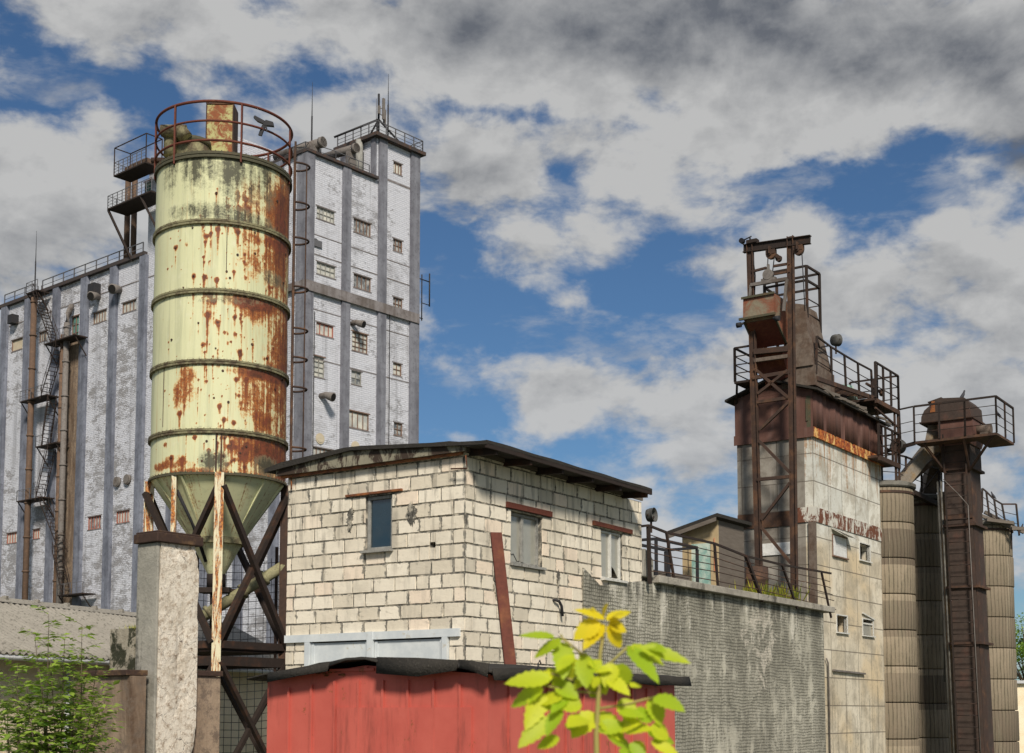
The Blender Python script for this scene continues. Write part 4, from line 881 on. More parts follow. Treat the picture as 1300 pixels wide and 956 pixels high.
def sloped(plane, u0, u1, zf, holes):
    top = min(zf(u0), zf(u1))-.02
    (wall_r if plane == 'r' else wall_l)(core, u0, u1, 0, top, holes)
sloped('r', 0.0, XB, zr_f, [w1, w2]); 
for a, b, c, d in wall_cells(.3, YB, 0, min(ZC, ZL)-.02, [w3, gt, vent]): core.box(0, .3, a, b, c, d, .5)
core.prism([(0, .001, ZR-.03), (XB, .001, ZR-.03), (0, .001, ZC-.01)], (0, .28, 0)); core.prism([(.001, 0, min(ZC, ZL)-.03), (.001, YB, min(ZC, ZL)-.03), (.001, YB, ZL-.01), (.001, 0, ZC-.01)], (.28, 0, 0))
core.box(XB-.3, XB, .3, YB, 0, ZR-.05); core.box(.3, XB-.3, YB-.3, YB, 0, ZL-.2)
wl = core.build('wall', MORTAR, bb)
for o in (blocks('r', 0, XB, lambda x: zr_f(x)-.0, [w1, w2]), blocks('l', 0, YB, zl_f, [w3, gt, vent])): o.parent = wl
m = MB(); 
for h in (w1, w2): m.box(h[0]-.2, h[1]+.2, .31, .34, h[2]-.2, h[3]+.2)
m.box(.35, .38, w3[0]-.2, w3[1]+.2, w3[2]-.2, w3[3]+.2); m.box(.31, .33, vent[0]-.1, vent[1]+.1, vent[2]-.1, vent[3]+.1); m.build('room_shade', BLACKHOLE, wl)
# roof: thin felted deck over purlins, eaves all round
ro = .42; zr0 = ZC+.10
ykk = BF.l(456, 571)[0]
def rz(x, y): return ZC + .085 + (ZR-ZC)*x/XB + (ZL-ZC)*y/YB + .11*max(0, 1-abs(y-ykk)/1.6)*max(0, 1-x/3.)
pk = BF.l(466, 566, -.42)
m = MB(); XR = BF.r(828, 626, -.5)[0]; xs = []; ys = [-.50, YB*.5, YB+.30]
def roofz(x, y): return rz(x, y) + (.05 if 0 < y < YB else 0) + .005*math.sin(x*5)
P0 = [[(x, y, roofz(x, y)) for x in np.linspace(-.19, XR, 26)] for y in np.linspace(-.5, YB+.3, 14)]
vv = [p for r_ in P0 for p in r_]; ff = [(j*26+i, j*26+i+1, (j+1)*26+i+1, (j+1)*26+i) for j in range(13) for i in range(25)]
nb = len(vv); vv2 = vv + [(x, y, z-.055) for x, y, z in vv]; ff2 = ff + [tuple(i+nb for i in f)[::-1] for f in ff]
bd = [i for i in range(26)] + [j*26+25 for j in range(1, 14)] + [13*26+i for i in range(24, -1, -1)] + [j*26 for j in range(12, 0, -1)]
ff2 += [(bd[k], bd[(k+1) % len(bd)], bd[(k+1) % len(bd)]+nb, bd[k]+nb) for k in range(len(bd))]
m.add(vv2, ff2); rf = m.build('roof', FELT, bb)
m = MB()   # mossy fascia above the left face, with the rusty angle under it
m.prism([(-.14, -.1, rz(0, -.1)-.10), (-.14, YB+.12, rz(0, YB+.1)-.13), (-.14, YB+.12, rz(0, YB+.1)+.0), (-.14, ykk, rz(0, ykk)+.04), (-.14, -.1, rz(0, -.1)-.005)], (.06, 0, 0)); m.build('fascia_board', FASCIA, bb)
m = MB(); m.prism([(-.10, .0, ZC-.045), (-.10, YB+.06, ZL-.07), (-.10, YB+.06, ZL-.0), (-.10, .0, ZC+.035)], (.06, 0, 0)); m.prism([(-.10, 0, ZC+.035), (-.10, YB+.06, ZL+.0), (-.02, YB+.06, ZL+.0), (-.02, 0, ZC+.035)], (0, 0, .008)); m.build('ring_angle', RUST_ORANGE, bb)
m = MB(); m.bar((-.19, -.5, roofz(-.19, -.5)-.035), (-.19, ykk, roofz(-.19, ykk)-.035), .02, .05); m.bar((-.19, ykk, roofz(-.19, ykk)-.035), (-.19, YB+.3, roofz(-.19, YB+.3)-.035), .02, .05); m.build('felt_drip_edge', FELT, rf)
m = MB()
for k in range(6):
    x = .1+k*(XR-.2)/5.; m.bar((x, -.46, roofz(x, -.46)-.105), (x, .6, roofz(x, .5)-.105), .06, .1)
m.build('rafter_ends', RUST_DARK, rf)
m = MB(); m.bar((-.19, -.485, roofz(-.19, -.5)-.07), (XR, -.485, roofz(XR, -.5)-.07), .03, .06); m.build('eave_board', RUST_DARK, rf)
m = MB(); m.prism([(.0, -.035, ZC-.0), (XB, -.035, ZR-.0), (XB, -.035, ZR+.07), (0, -.035, ZC+.07)], (0, .03, 0)); m.build('wall_plate', OLDWOOD, bb)
# steel lintels
def lin(plane, u0, v0, u1, v1, h, mt):
    f = BF.r if plane == 'r' else BF.l; a, z0 = f(u0, v0); b, z1 = f(u1, v1); m = MB(); hh = h*.0115
    if plane == 'r': m.prism([(a, -.05, z0-hh), (b, -.05, z1-hh), (b, -.05, z1), (a, -.05, z0)], (0, .09, 0))
    else: m.prism([(-.05, a, z0-hh), (-.05, b, z1-hh), (-.05, b, z1), (-.05, a, z0)], (.09, 0, 0))
    m.build('steel_lintel', mt, bb)
lin('r', 641, 637, 698, 650, 7, RUST_RED); lin('r', 751, 661, 800, 673, 6, RUST_RED); lin('l', 441, 629, 512, 620.5, 2.8, RUST_ORANGE)
def bwin(plane, h, sash, frame, pane, mull=None, d0=.06, broken=None):
    a, b, z0, z1 = h
    P = (lambda t, d, z: (t, d, z)) if plane == 'r' else (lambda t, d, z: (d, t, z))
    def bx(m, t0, t1, q0, q1, dd=(0, .06)):
        p, q = P(t0, d0+dd[0], q0), P(t1, d0+dd[1], q1); m.box(p[0], q[0], p[1], q[1], p[2], q[2])
    m = MB(); s = sash; bx(m, a+.005, b-.005, z0+.005, z0+s); bx(m, a+.005, b-.005, z1-s, z1-.005); bx(m, a+.005, a+s, z0+s, z1-s); bx(m, b-s, b-.005, z0+s, z1-s)
    if mull: c = a+(b-a)*mull; bx(m, c-s*.6, c+s*.6, z0+s, z1-s, (-.012, .065))
    fr = m.build('window', frame, bb, bevel=.004)
    m = MB(); bx(m, a-.03, b+.03, z0-.035, z0+.002, (-.12, .06)); m.build('sill', frame, fr)
    xs = [a+s, b-s] if not mull else [a+s, a+(b-a)*mull-s*.6, a+(b-a)*mull+s*.6, b-s]
    for k in range(0, len(xs), 2):
        m = MB(); l_, r_ = xs[k], xs[k+1]; d = d0+.035; tl = .006*(k-1)
        if broken == k: pts = [(l_, z0+s+(z1-z0)*.40), (l_+(r_-l_)*.18, z0+s+(z1-z0)*.26), (l_+(r_-l_)*.5, z0+s+.16), (r_, z0+s+.02), (r_, z1-s), (l_, z1-s)]
        else: pts = [(l_, z0+s), (r_, z0+s), (r_, z1-s), (l_, z1-s)]
        m.prism([P(t, d+tl*(t-l_), z) for t, z in pts], P(0, .005, 0)); m.build('pane', pane, fr)
    return fr
f1 = bwin('r', w1, .045, WINFRAME_GREY, GLASS_GREY, .46); f2 = bwin('r', w2, .035, WINFRAME_WHITE, GLASS_GREY, .5, .03, broken=2); f3 = bwin('l', w3, .05, WINFRAME_GREY, GLASS_DARK, None, .03)
m = MB(); a, b, z0, z1 = w1; m.path([(a+.06, .09, z0+.20), (a+.16, .088, z0+.14), (a+.20, .088, z0+.16), (a+.30, .088, z0+.05), (a+.36, .088, z0+.07)], .005, 4); m.build('glass_crack', DARK_IRON, f1)
m = MB(); m.box(.11, .135, w3[0]+.05, w3[1]-.05, w3[2]+.30, w3[2]+.312); m.build('inner_ledge', WINFRAME_GREY, f3)
# gate behind the garage
a, b, z0, z1 = gt; y1_, z1_ = BF.l(367, 817); yA = BF.l(585, 805)[0]
m = MB(); m.box(-.05, -.004, yA, YB-.01, z1, z1+.11); m.box(-.06, .04, b-.09, b-.003, 0.02, z1-.003); m.box(-.06, .04, a+.003, a+.09, .02, z1-.003); ym = BF.l(472.5, 820)[0]
m.box(-.065, .04, ym-.05, ym+.05, .02, z1+.114); gf = m.build('gate', GATEBLUE, bb)
for l_, r_ in ((a+.10, ym-.06), (ym+.06, b-.10)):
    m = MB(); m.box(.0, .03, l_, r_, .05, z1-.02); m.box(-.015, .0, l_, l_+.05, .05, z1-.02); m.box(-.015, 0, r_-.05, r_, .05, z1-.02); m.build('gate_leaf', GATEBLUE, gf)
# small ironwork on the walls
x_, z_ = BF.r(701, 762); m = MB(); m.path([(x_, .05, z_), (x_+.0, -.05, z_+.0), (x_+.08, -.07, z_-.01), (x_+.15, -.07, z_-.08), (x_+.18, -.07, z_-.23)], .022, 7); m.build('cable_hook', DARK_IRON, bb)
y_, z_ = BF.l(592, 593, -.12); m = MB(); m.path([(-.13, y_+.25, z_-.0), (-.13, y_-.02, z_-.02), (-.12, y_+.01, z_+.16)], .012, 6); m.path([(-.05, BF.l(373, 612)[0], BF.l(373, 608)[1]), (-.05, BF.l(373, 612)[0], BF.l(373, 622)[1])], .012, 5); m.build('iron_bracket', RUST_ORANGE, bb)
m = MB()
for (u, v, w_, h_) in ((445, 662, 7, 17), (524, 652, 9, 17), (447, 650, 5, 6)):   # slopped mortar patches
    y_, z_ = BF.l(u, v); m = MB(); pp = [(-.02, y_+w_*.009*math.cos(t)*random.uniform(.35, 1.3), z_+h_*.0095*math.sin(t)*random.uniform(.55, 1.2)) for t in np.linspace(0, 2*PI, 40, endpoint=False)]; m.prism(pp, (.02, 0, 0)); m.build('mortar_patch', MORTAR, wl)
for (u, v, w_, h_) in ((629, 737, 7, 26), (708, 735, 5, 14)):
    y_, z_ = BF.r(u, v); m = MB(); pp = [(y_+w_*.009*math.cos(t)*random.uniform(.35, 1.3), -.02, z_+h_*.009*math.sin(t)*random.uniform(.55, 1.2)) for t in np.linspace(0, 2*PI, 40, endpoint=False)]; m.prism(pp, (0, .02, 0)); m.build('mortar_patch', MORTAR, wl)

# ================================================================ lath plastered yard wall with the terrace on it
XA1 = BF.r(1053, 775)[0]; zA = BF.r(1053, 772)[1]; zA0 = BF.r(825, 732)[1]; XL = BF.r(738, 750)[0]; print('annex', XA1, zA, zA0)
an = thing('terrace_wall', 'long low annexe of grey plaster over wire lath with a concrete parapet', 'wall', BF, (0, 0, 0))
ztop = BF.r(835, 741)[1]
zs = lambda x: ztop + (zA-.11-ztop)*(x-XB)/(XA1-XB)
m = MB(); x0, x1 = XB+.02, XA1-.35
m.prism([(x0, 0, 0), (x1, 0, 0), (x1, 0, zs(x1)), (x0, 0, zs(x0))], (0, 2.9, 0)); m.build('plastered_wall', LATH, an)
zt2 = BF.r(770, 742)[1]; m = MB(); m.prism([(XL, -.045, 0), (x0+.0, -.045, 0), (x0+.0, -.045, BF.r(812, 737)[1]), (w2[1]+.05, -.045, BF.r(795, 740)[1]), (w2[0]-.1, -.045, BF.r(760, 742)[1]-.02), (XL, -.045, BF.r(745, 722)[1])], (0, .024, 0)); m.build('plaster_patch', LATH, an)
m = MB(); xs0 = BF.r(829, 738)[0]
m.prism([(xs0, -.13, zs(xs0)+.003), (XA1, -.13, zs(XA1)+.003), (XA1, -.13, zs(XA1)+.125), (xs0, -.13, zs(xs0)+.125)], (0, .36, 0)); m.build('parapet', COPING_RAIL, an, bevel=.01)
m = MB(); m.prism([(x0+.3, .24, zs(x0)+.002), (x1, .24, zs(x1)+.002), (x1, .24, zs(x1)+.06), (x0+.3, .24, zs(x0)+.06)], (0, 2.7, 0)); m.build('terrace_roofing', FELT, an)
x_, z0_ = BF.r(811, 732, .05); _, z1_ = BF.r(818, 697, .05); m = MB(); m.prism([(x_, -.02, z0_), (BF.r(829, 730)[0], -.02, z0_), (BF.r(829, 730)[0], -.02, z0_+.30), (BF.r(823, 730)[0], -.02, z1_-.05), (x_+.1, -.02, z1_)], (0, .35, 0)); m.build('corner_stub', CONC, an, bevel=.02)
# bent railing on the parapet
rl = [(825, 732, 823, 667), (857, 735, 846, 676), (912, 744, 907, 690), (968, 755, 947, 706), (1012, 765, 993, 717), (1055, 777, 1043, 727)]
m = MB(); tp = []
for k, (u0, v0, u1, v1) in enumerate(rl):
    a, z0 = BF.r(u0, v0, -.1); b, z1 = BF.r(u1, v1, -.1); w_ = .055 if k in (0, 3) else .035; m.bar((a, -.1, z0-.12), (b, -.1, z1), w_, .05 if k != 3 else .07); tp.append((b, -.1, z1))
tr = m.build('railing_post', RUST_DARK, an)
m = MB(); a, z = BF.r(815, 668, -.1); tl_ = BF.r(1055, 728, -.1); pts = [(a, -.1, z)]+tp[:5]+[(tl_[0], -.1, tl_[1])]
for p, q in zip(pts, pts[1:]): m.bar(p, q, .03, .04)
m.build('railing_top', RUST_DARK, an)
m = MB()
for f in (.12, .33, .5, .66, .83):
    pl = []
    for (u0, v0, u1, v1) in rl: a, z0 = BF.r(u0, v0, -.1); b, z1 = BF.r(u1, v1, -.1); pl.append((a+(b-a)*f, -.1+random.uniform(-.03, .03), z0+(z1-z0)*f+random.uniform(-.02, .01)))
    pl.append((pl[-1][0]+.35, -.1, pl[-1][2]-.02)); m.path(pl, .009, 5)
m.build('railing_wire', RUST, an)
# second frame behind: an old bed frame / gate leaning on the terrace
def terr(u, v, y): return BF.r(u, v, y)
of = thing('iron_table_frame', 'dark iron table frame standing on the terrace left of the yellow shed', 'table frame', BF, (terr(850, 725, 1.2)[0], 1.2, zs(7)+.06))
bx_ = terr(850, 725, 1.2)[0]; x_l, x_r = terr(833, 700, 1.2)[0]-bx_, terr(885, 700, 1.2)[0]-bx_; zt = terr(860, 690, 1.2)[1]-zs(7)-.06
m = MB(); m.bar((x_l, 0, zt), (x_r, 0, zt), .05); m.bar((x_l, .7, zt), (x_r, .7, zt), .05); m.bar((x_l, 0, zt), (x_l, .7, zt), .05); m.bar((x_r, 0, zt), (x_r, .7, zt), .05); m.build('table_rim', DARK_IRON, of)
for x_ in (x_l, x_l+.5, x_r):
    for y_ in (0, .7): m = MB(); m.bar((x_, y_, 0), (x_, y_, zt-.03), .05); m.build('leg', DARK_IRON, of)
m = MB(); 
for k in range(4): m.box(x_l+.05, x_r-.1, .1, .5, .2+k*.07, .25+k*.07+random.uniform(-.01, .01))
tag(m.build('plank_stack', OLDWOOD), 'weathered planks stacked inside the iron frame on the terrace', 'planks').matrix_world = of.matrix_world.copy()
# shed
sx, sy = terr(911, 700, .95)[0], .95; zb = zs(sx)+.062
sh = thing('yellow_shed', 'small yellow wooden shed with a turquoise door and a mono pitch roof on the terrace', 'shed', BF, (sx, sy, zb))
SI = sh.matrix_world.inverted()
def shl(u, v):    # left face, local
    y, z = BF.l(u, v, sx); return y-sy, z-zb
H_ = shl(911, 660)[1]; yl, zl_ = shl(866, 678); sw = 1.25
m = MB(); m.prism([(0, 0, 0), (0, yl, 0), (0, yl, zl_), (0, 0, H_)], (.06, 0, 0)); m.build('left_wall', YELLOW_WOOD, sh)
m = MB(); m.box(.062, sw, 0, .06, 0, H_); m.box(sw-.06, sw, .06, yl, 0, zl_); m.build('right_wall', OLDWOOD, sh)
ya, yb = shl(905, 700)[0], shl(877, 700)[0]; m = MB(); m.box(-.03, -.003, ya, yb, 0.05, H_*.72); dd = m.build('door', TURQ, sh)
m = MB(); 
for y_ in (ya, yb): m.box(-.045, -.032, y_-.03, y_+.03, .03, H_*.75)
m.build('door_frame', YELLOW_WOOD, dd); m = MB(); m.box(-.04, -.003, .06, ya-.04, H_*.36, H_*.78); m.build('orange_panel', ORANGE_RED, sh)
m = MB(); m.prism([(-.25, -.12, H_+.03), (-.25, yl+.2, zl_-.02), (-.25, yl+.2, zl_+.05), (-.25, -.12, H_+.10)], (sw+.4, 0, 0)); m.build('roof', FELT, sh)
m = MB(); m.prism([(-.27, -.1, H_-.06), (-.27, yl+.2, zl_-.11), (-.27, yl+.2, zl_-.03), (-.27, -.1, H_+.02)], (.02, 0, 0)); m.build('barge_board', OLDWOOD, sh)
# junk and weeds on the terrace
def junk(name, label, cat, u, v, y, build, mt, part=None):
    x, z = terr(u, v, y); t = build(MB()); o = t.build(name, mt); o.matrix_world = BF.m @ Matrix.Translation((x, y, zs(x)+.062)); return tag(o, label, cat)
junk('board_pile', 'grey boards lying loose along the terrace edge', 'boards', 880, 738, .5, lambda m: [m.bar((random.uniform(-1, 0), k*.09, .03+.03*(k % 3)), (random.uniform(1., 2.6), k*.09+.08, .05+.03*(k % 3)), .08, .03) for k in range(7)] and m, OLDWOOD)
LU_ = BF.r(965, 800); print('white patch', LU_)
junk('blue_bag', 'small crumpled blue plastic bag on the terrace boards', 'plastic bag', 903, 727, .45, lambda m: m.lathe([(0, 0), (.16, .02), (.2, .08), (.13, .15), (.0, .17)], 0, 0, 9), BLUE_PLASTIC)
junk('oil_drum', 'dark rusty steel drum on the terrace beside the tower', 'drum', 958, 735, 1.1, lambda m: m.lathe([(0, 0), (.29, 0), (.29, .28), (.305, .3), (.29, .32), (.29, .58), (.305, .6), (.29, .62), (.29, .86), (.27, .86), (.27, .83), (0, .83)], 0, 0, 20), RUST)
junk('steel_locker', 'dark metal cabinet standing right of the yellow shed', 'cabinet', 932, 725, 1.2, lambda m: m.box(0, .55, 0, .4, 0, 1.0) and m.box(.03, .52, -.02, -.003, .05, .95), DARK_IRON)
wd = MB()
for k in range(520):
    u = random.choice((958, 972, 984, 990, 1000, 935, 1015)) + random.gauss(0, 6); x, _ = terr(u, 745, .4); y = random.uniform(.1, 1.3); h = random.uniform(.10, .50) if 950 < u < 1003 else random.uniform(.05, .15); z = zs(x)+.06; a = random.uniform(0, 6.3); lx, ly = math.cos(a)*h*.35, math.sin(a)*h*.35; w_ = .018
    wd.add([(x-w_, y, z), (x+w_, y, z), (x+lx+w_*1.5, y+ly, z+h*.6), (x+lx-w_*1.5, y+ly, z+h*.6), (x+lx*1.3, y+ly*1.3, z+h)], [(0, 1, 2, 3), (3, 2, 4)])
tag(wd.build('weeds', WEED, fixn=False, mw=BF.m), 'yellow flowering weeds growing on the terrace edge', 'weeds', kind='stuff')
# lamp drum above the roof corner
def drumlamp(px, py, depth, r_, face, label, polebase):
    p = pt(px, py, depth); t = thing('yard_floodlight', label, 'floodlight', loc=(p.x, p.y, p.z-r_*1.25)); t['group'] = 'round yard floodlights'
    d = Vector(face).normalized(); c = Vector((0, 0, r_*1.25)); m = MB(); a, b = perp(d); pr = [(.55, -.62), (.9, -.5), (1.0, -.1), (1.0, .55), (1.05, .58), (1.0, .6), (.92, .56), (.9, 0), (.5, -.3), (.01, -.35)]
    n = 22; vs_ = [c+d*(z*r_)+a*math.cos(2*PI*k/n)*q*r_+b*math.sin(2*PI*k/n)*q*r_ for q, z in pr for k in range(n)]
    m.add(vs_, [(i*n+k, i*n+(k+1) % n, (i+1)*n+(k+1) % n, (i+1)*n+k) for i in range(len(pr)-1) for k in range(n)]+[tuple(range(n))], None, True); m.build('lamp_housing', MIRRORGREY, t)
    m = MB(); m.bar((0, 0, -.15), (0, 0, r_*.3), .035); m.path([c+a*r_*1.08, c-Vector((0, 0, r_*1.05))+a*.0, c-a*r_*1.08], .018, 6); m.build('bracket', RUST_DARK, t)
    return t
drumlamp(826.5, 654, BF.w(825, 660, 22.9) and 22.9, .118, (.75, -.45, .05), 'round floodlight at the left end of the bent terrace railing', None)
# ================================================================ the clad dryer tower on the right
TF = Frame(6.67, 30.0, 55.7)
tw = thing('dryer_tower', 'square tower clad in pale stained panels with a brown rusty sheet band under its roof', 'tower', TF)
YT = TF.l(935.5, 560)[0]; XT2 = TF.r(1118.5, 590)[0]; Zt = TF.r(1036, 498)[1]; Zt2 = TF.r(1115, 538)[1]
zb_top = TF.r(1037, 541)[1]; zb1 = TF.r(1037, 556)[1]; zp = TF.r(1039, 645)[1]; zp0 = TF.r(1040, 664)[1]
print('tower', YT, XT2, Zt, Zt2, zb1, zp, zp0)
Zt = (Zt+Zt2)/2
wins = [ropen(1057, 1074, 682, 707, TF.r), ropen(1091, 1104, 691, 712, TF.r), ropen(1062, 1075, 782, 803, TF.r), ropen(1095, 1108, 787, 807, TF.r)]
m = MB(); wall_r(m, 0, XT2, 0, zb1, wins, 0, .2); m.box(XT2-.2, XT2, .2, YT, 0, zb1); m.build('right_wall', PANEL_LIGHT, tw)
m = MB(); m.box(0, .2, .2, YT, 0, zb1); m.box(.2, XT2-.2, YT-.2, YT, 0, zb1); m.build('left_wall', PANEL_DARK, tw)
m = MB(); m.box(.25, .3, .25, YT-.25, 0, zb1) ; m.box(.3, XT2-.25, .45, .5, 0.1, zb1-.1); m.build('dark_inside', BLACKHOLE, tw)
m = MB(); m.box(-.03, XT2+.03, -.03, YT+.03, zb1+.003, Zt); rfz = Zt
n = 40; m2 = MB()
for k in range(n):      # wavy sheet skin of the right side
    x0, x1 = -.03+(XT2+.06)*k/n, -.03+(XT2+.06)*(k+1)/n; f = lambda x: -.045-.018*math.sin(x*6.3)-.012*math.sin(x*17); m2.add([(x0, f(x0), zb1+.19), (x1, f(x1), zb1+.19), (x1, f(x1), Zt), (x0, f(x0), Zt), (x0, -.031, zb1+.19), (x1, -.031, zb1+.19), (x1, -.031, Zt), (x0, -.031, Zt)], [(0, 1, 2, 3), (4, 5, 1, 0), (3, 2, 6, 7)], .5, True)
bd_ = m.build('sheet_band', SHEET, tw); m2.build('sheet_skin', SHEET, bd_)
m = MB(); m.box(-.05, XT2+.05, -.062, -.033, zb1-.02, zb1+.2); m.build('band_edge', SHEET_LOW, tw)
m = MB(); m.box(-.055, -.033, -.05, YT+.05, zb1-.02, zb1+.2); m.build('band_edge', SHEET, tw)
m = MB(); m.box(.0, XT2+.01, -.022, -.003, zp0, zp); m.box(-.03, -.003, -.02, .40, zp0, zp); m.build('peeling_strip', PEEL, tw)
m = MB(); m.box(-.028, -.003, .402, YT, zp0-.05, zp-.05); m.build('rust_strip', RUST, tw)
m = MB(); ya, z1_ = TF.l(1004, 688); yb, z0_ = TF.l(966, 706); m.box(-.03, -.003, ya, yb, z0_, z1_); m.build('white_sheet', WHITE_BOARD, tw)
m = MB(); m.box(-.05, .0, -.05, -.003, .3, zp0-.01); m.box(-.05, -.003, -.003, .12, .3, zp0-.01); m.build('corner_flashing', DUCT, tw)
m = MB(); m.box(-.034, -.031, .02, .12, zb1+.2, Zt-.12); m.box(-.05, -.035, .08, .13, zb1+.35, Zt-.2); m.build('corner_patch', FLTOP, tw)
# roof with its gable to the mast
yp = TF.l(978, 486)[0]; zr_ = TF.l(978, 485)[1]; zl2 = TF.l(927, 510)[1]
m = MB(); m.prism([(-.03, -.03, Zt+.003), (-.03, YT+.03, Zt+.003), (-.03, yp, zr_-.05)], (XT2+.06, 0, 0)); m.build('gable', SHEET, tw)
m = MB()
for (ya, za, yb2, zb2) in ((-.22, Zt-.06, yp, zr_), (yp, zr_, YT+.20, Zt-.05)): m.prism([(-.2, ya, za), (-.2, yb2, zb2), (-.2, yb2, zb2+.05), (-.2, ya, za+.05)], (XT2+.35, 0, 0))
m.build('roof', FELT, tw)
for k in range(14): x = random.uniform(0, XT2); m = MB(); m.bar((x, -.2, Zt+.02+random.uniform(-.03, .06)), (x+random.uniform(.2, .8), -.25, Zt+.02+random.uniform(-.05, .05)), .03, .06); m.build('eave_scrap', OLDWOOD, tw)
for k, h in enumerate(wins):
    a, b, z0, z1 = h; m = MB(); s = .03
    m.box(a-s, a, -.02, .06, z0, z1); m.box(b, b+s, -.02, .06, z0, z1); m.box(a-s, b+s, -.02, .06, z1, z1+s); m.box(a-s-.02, b+s+.03, -.05, .06, z0-s, z0); fr = m.build('window_opening', WINFRAME_WHITE if k != 0 else WINFRAME_BROWN, tw)
    if k == 0: m = MB(); m.prism([(a, -.03, z0-.02), (b, -.02, z0-.03), (b-.01, -.02, z1), (a+.02, -.03, z1)], (0, .02, 0)); m.build('shutter_board', WHITE_BOARD, fr); m = MB(); m.prism([(a-.08, -.02, z1+.16), (b+.12, -.02, z1+.06), (b+.12, -.22, z1+.0), (a-.08, -.24, z1+.05)], (0, 0, .015)); m.build('rain_hood', WINFRAME_WHITE, fr)
    if k == 3: m = MB(); m.box(a+.01, a+(b-a)*.95, .03, .045, z0+.02, z0+(z1-z0)*.72); m.build('pane', GLASS_GREY, fr); m = MB(); m.box(a+.005, b-.005, .0, .025, z0+(z1-z0)*.70, z0+(z1-z0)*.8); m.bar((a-.05, -.03, z1+.14), (b+.06, -.03, z1+.02), .03); m.build('broken_sash', WINFRAME_WHITE, fr)
    if k in (1, 2): m = MB(); m.box(b-.05, b-.02, .03, .05, z0+.01, z1-.01); m.build('sash_remnant', WINFRAME_GREY, fr)
m = MB(); x0, z0 = TF.r(1056, 851); x1, z1 = TF.r(1096, 855.5); m.bar((x0, -.04, z0), (x1, -.04, z1), .05, .04); x0, z0 = TF.r(1047, 866); _, z1 = TF.r(1047, 836); m.path([(x0+.1, -.05, 0), (x0+.1, -.05, z1-.1), (x0, -.05, z1)], .02, 6); m.build('wall_pipe', PIPE_GREY, tw)

# ================================================================ hoist mast
XM = -.55
hm = thing('hoist_mast', 'open rusty steel hoist mast with cross beam and pulleys in front of the tower', 'hoist', TF, (XM, 0, 0))
def ml(u, v, x=0.): y, z = TF.l(u, v, XM+x); return Vector((x, y, z))
colsL = [(952, 306), (957, 500), (966.5, 790)]; 
cl = ml(952, 306), ml(963, 700); cr = ml(1003.5, 300), ml(1008, 700)
yL = (cl[0].y+cl[1].y)/2; yR = (cr[0].y+cr[1].y)/2; zTm = cl[0].z; print('mast', cl, cr)
def col(p, q, w_=.13):
    m = MB(); d = (p-q)/(p.z-q.z); b = q-d*q.z; a_ = Vector((0, 1, 0)); h = w_/2
    for o in (-h, h): m.bar(b+a_*o, p+a_*o, .11, .014) if False else m.add([b+a_*(o-.008)+Vector((-.05, 0, 0)), b+a_*(o+.008)+Vector((-.05, 0, 0)), b+a_*(o+.008)+Vector((.05, 0, 0)), b+a_*(o-.008)+Vector((.05, 0, 0)), p+a_*(o-.008)+Vector((-.05, 0, 0)), p+a_*(o+.008)+Vector((-.05, 0, 0)), p+a_*(o+.008)+Vector((.05, 0, 0)), p+a_*(o-.008)+Vector((.05, 0, 0))], [(0,3,2,1),(4,5,6,7),(0,1,5,4),(1,2,6,5),(2,3,7,6),(3,0,4,7)])
    m.bar(b, p, .014, w_-.01) if False else m.add([b+a_*(-h)+Vector((-.007, 0, 0)), b+a_*h+Vector((-.007, 0, 0)), b+a_*h+Vector((.007, 0, 0)), b+a_*(-h)+Vector((.007, 0, 0)), p+a_*(-h)+Vector((-.007, 0, 0)), p+a_*h+Vector((-.007, 0, 0)), p+a_*h+Vector((.007, 0, 0)), p+a_*(-h)+Vector((.007, 0, 0))], [(0,3,2,1),(4,5,6,7),(0,1,5,4),(1,2,6,5),(2,3,7,6),(3,0,4,7)])
    return m
for p, q in (cl, cr): col(p, q).build('mast_column', RUST, hm)
def xb(a, b, w_=.07, h=None, x=0., name='cross_brace', mt=RUST): m = MB(); m.bar(ml(*a, x), ml(*b, x), w_, h); return m.build(name, mt, hm)
p = ml(944, 316); q = ml(1029, 304); m = MB(); m.chan(p, q, .11, .17, .018); m.box(-.08, .08, p.y-.1, p.y-.35, p.z+.08, p.z+.16); m.build('head_beam', RUST_DARK, hm)
for a, b in (((960, 511), (1001, 505)), ((961, 609), (1004, 605))): xb(a, b)
for a, b in (((965, 545), (1001, 511)), ((964, 560), (1003, 600)), ((1003, 613), (967, 660)), ((958, 468), (1001, 505)), ((1000, 470), (962, 500)), ((967, 670), (1004, 715))): xb(a, b, .06, x=-.02)
for a, b in (((954, 345), (973, 340)), ((982, 338), (1003, 334.5)), ((983, 348), (1003, 344.5))): xb(a, b, .05, name='guide_bar')
xb((956, 480), (1003, 472), .08); xb((958, 447), (1001, 443), .12, name='mid_beam'); xb((958, 458), (1001, 452), .08, name='mid_beam', mt=DUCT)
def pulley(u, v, r_, tail=0):
    c = ml(u, v); m = MB(); m.tube(c+Vector((-.05, 0, 0)), c+Vector((.05, 0, 0)), r_, 16); m.tube(c+Vector((-.09, 0, 0)), c+Vector((.09, 0, 0)), r_*.3, 8); m.box(-.06, .06, c.y-r_, c.y+r_, c.z, c.z+r_*.95)
    for s in (-.07, .07): m.bar(c+Vector((s, 0, 0)), c+Vector((s, 0, r_*1.5)), .03, .12)
    return m.build('pulley', RUST, hm)
pulley(979, 323, .11); pulley(1014, 318, .11); pulley(988.5, 329, .06)
m = MB(); c0, c1 = ml(975, 327), ml(974, 352); m.tube(c0, c1, .012, 5); m.tube(ml(983, 327), ml(980, 352), .012, 5); m.tube(ml(1018, 320), ml(1022, 395), .012, 5); m.tube(ml(955, 322), ml(956.5, 375), .015, 5); m.path([ml(955, 320), ml(957, 335), ml(959, 350), ml(958, 378)], .012, 5); m.build('hoist_rope', DARK_IRON, hm)
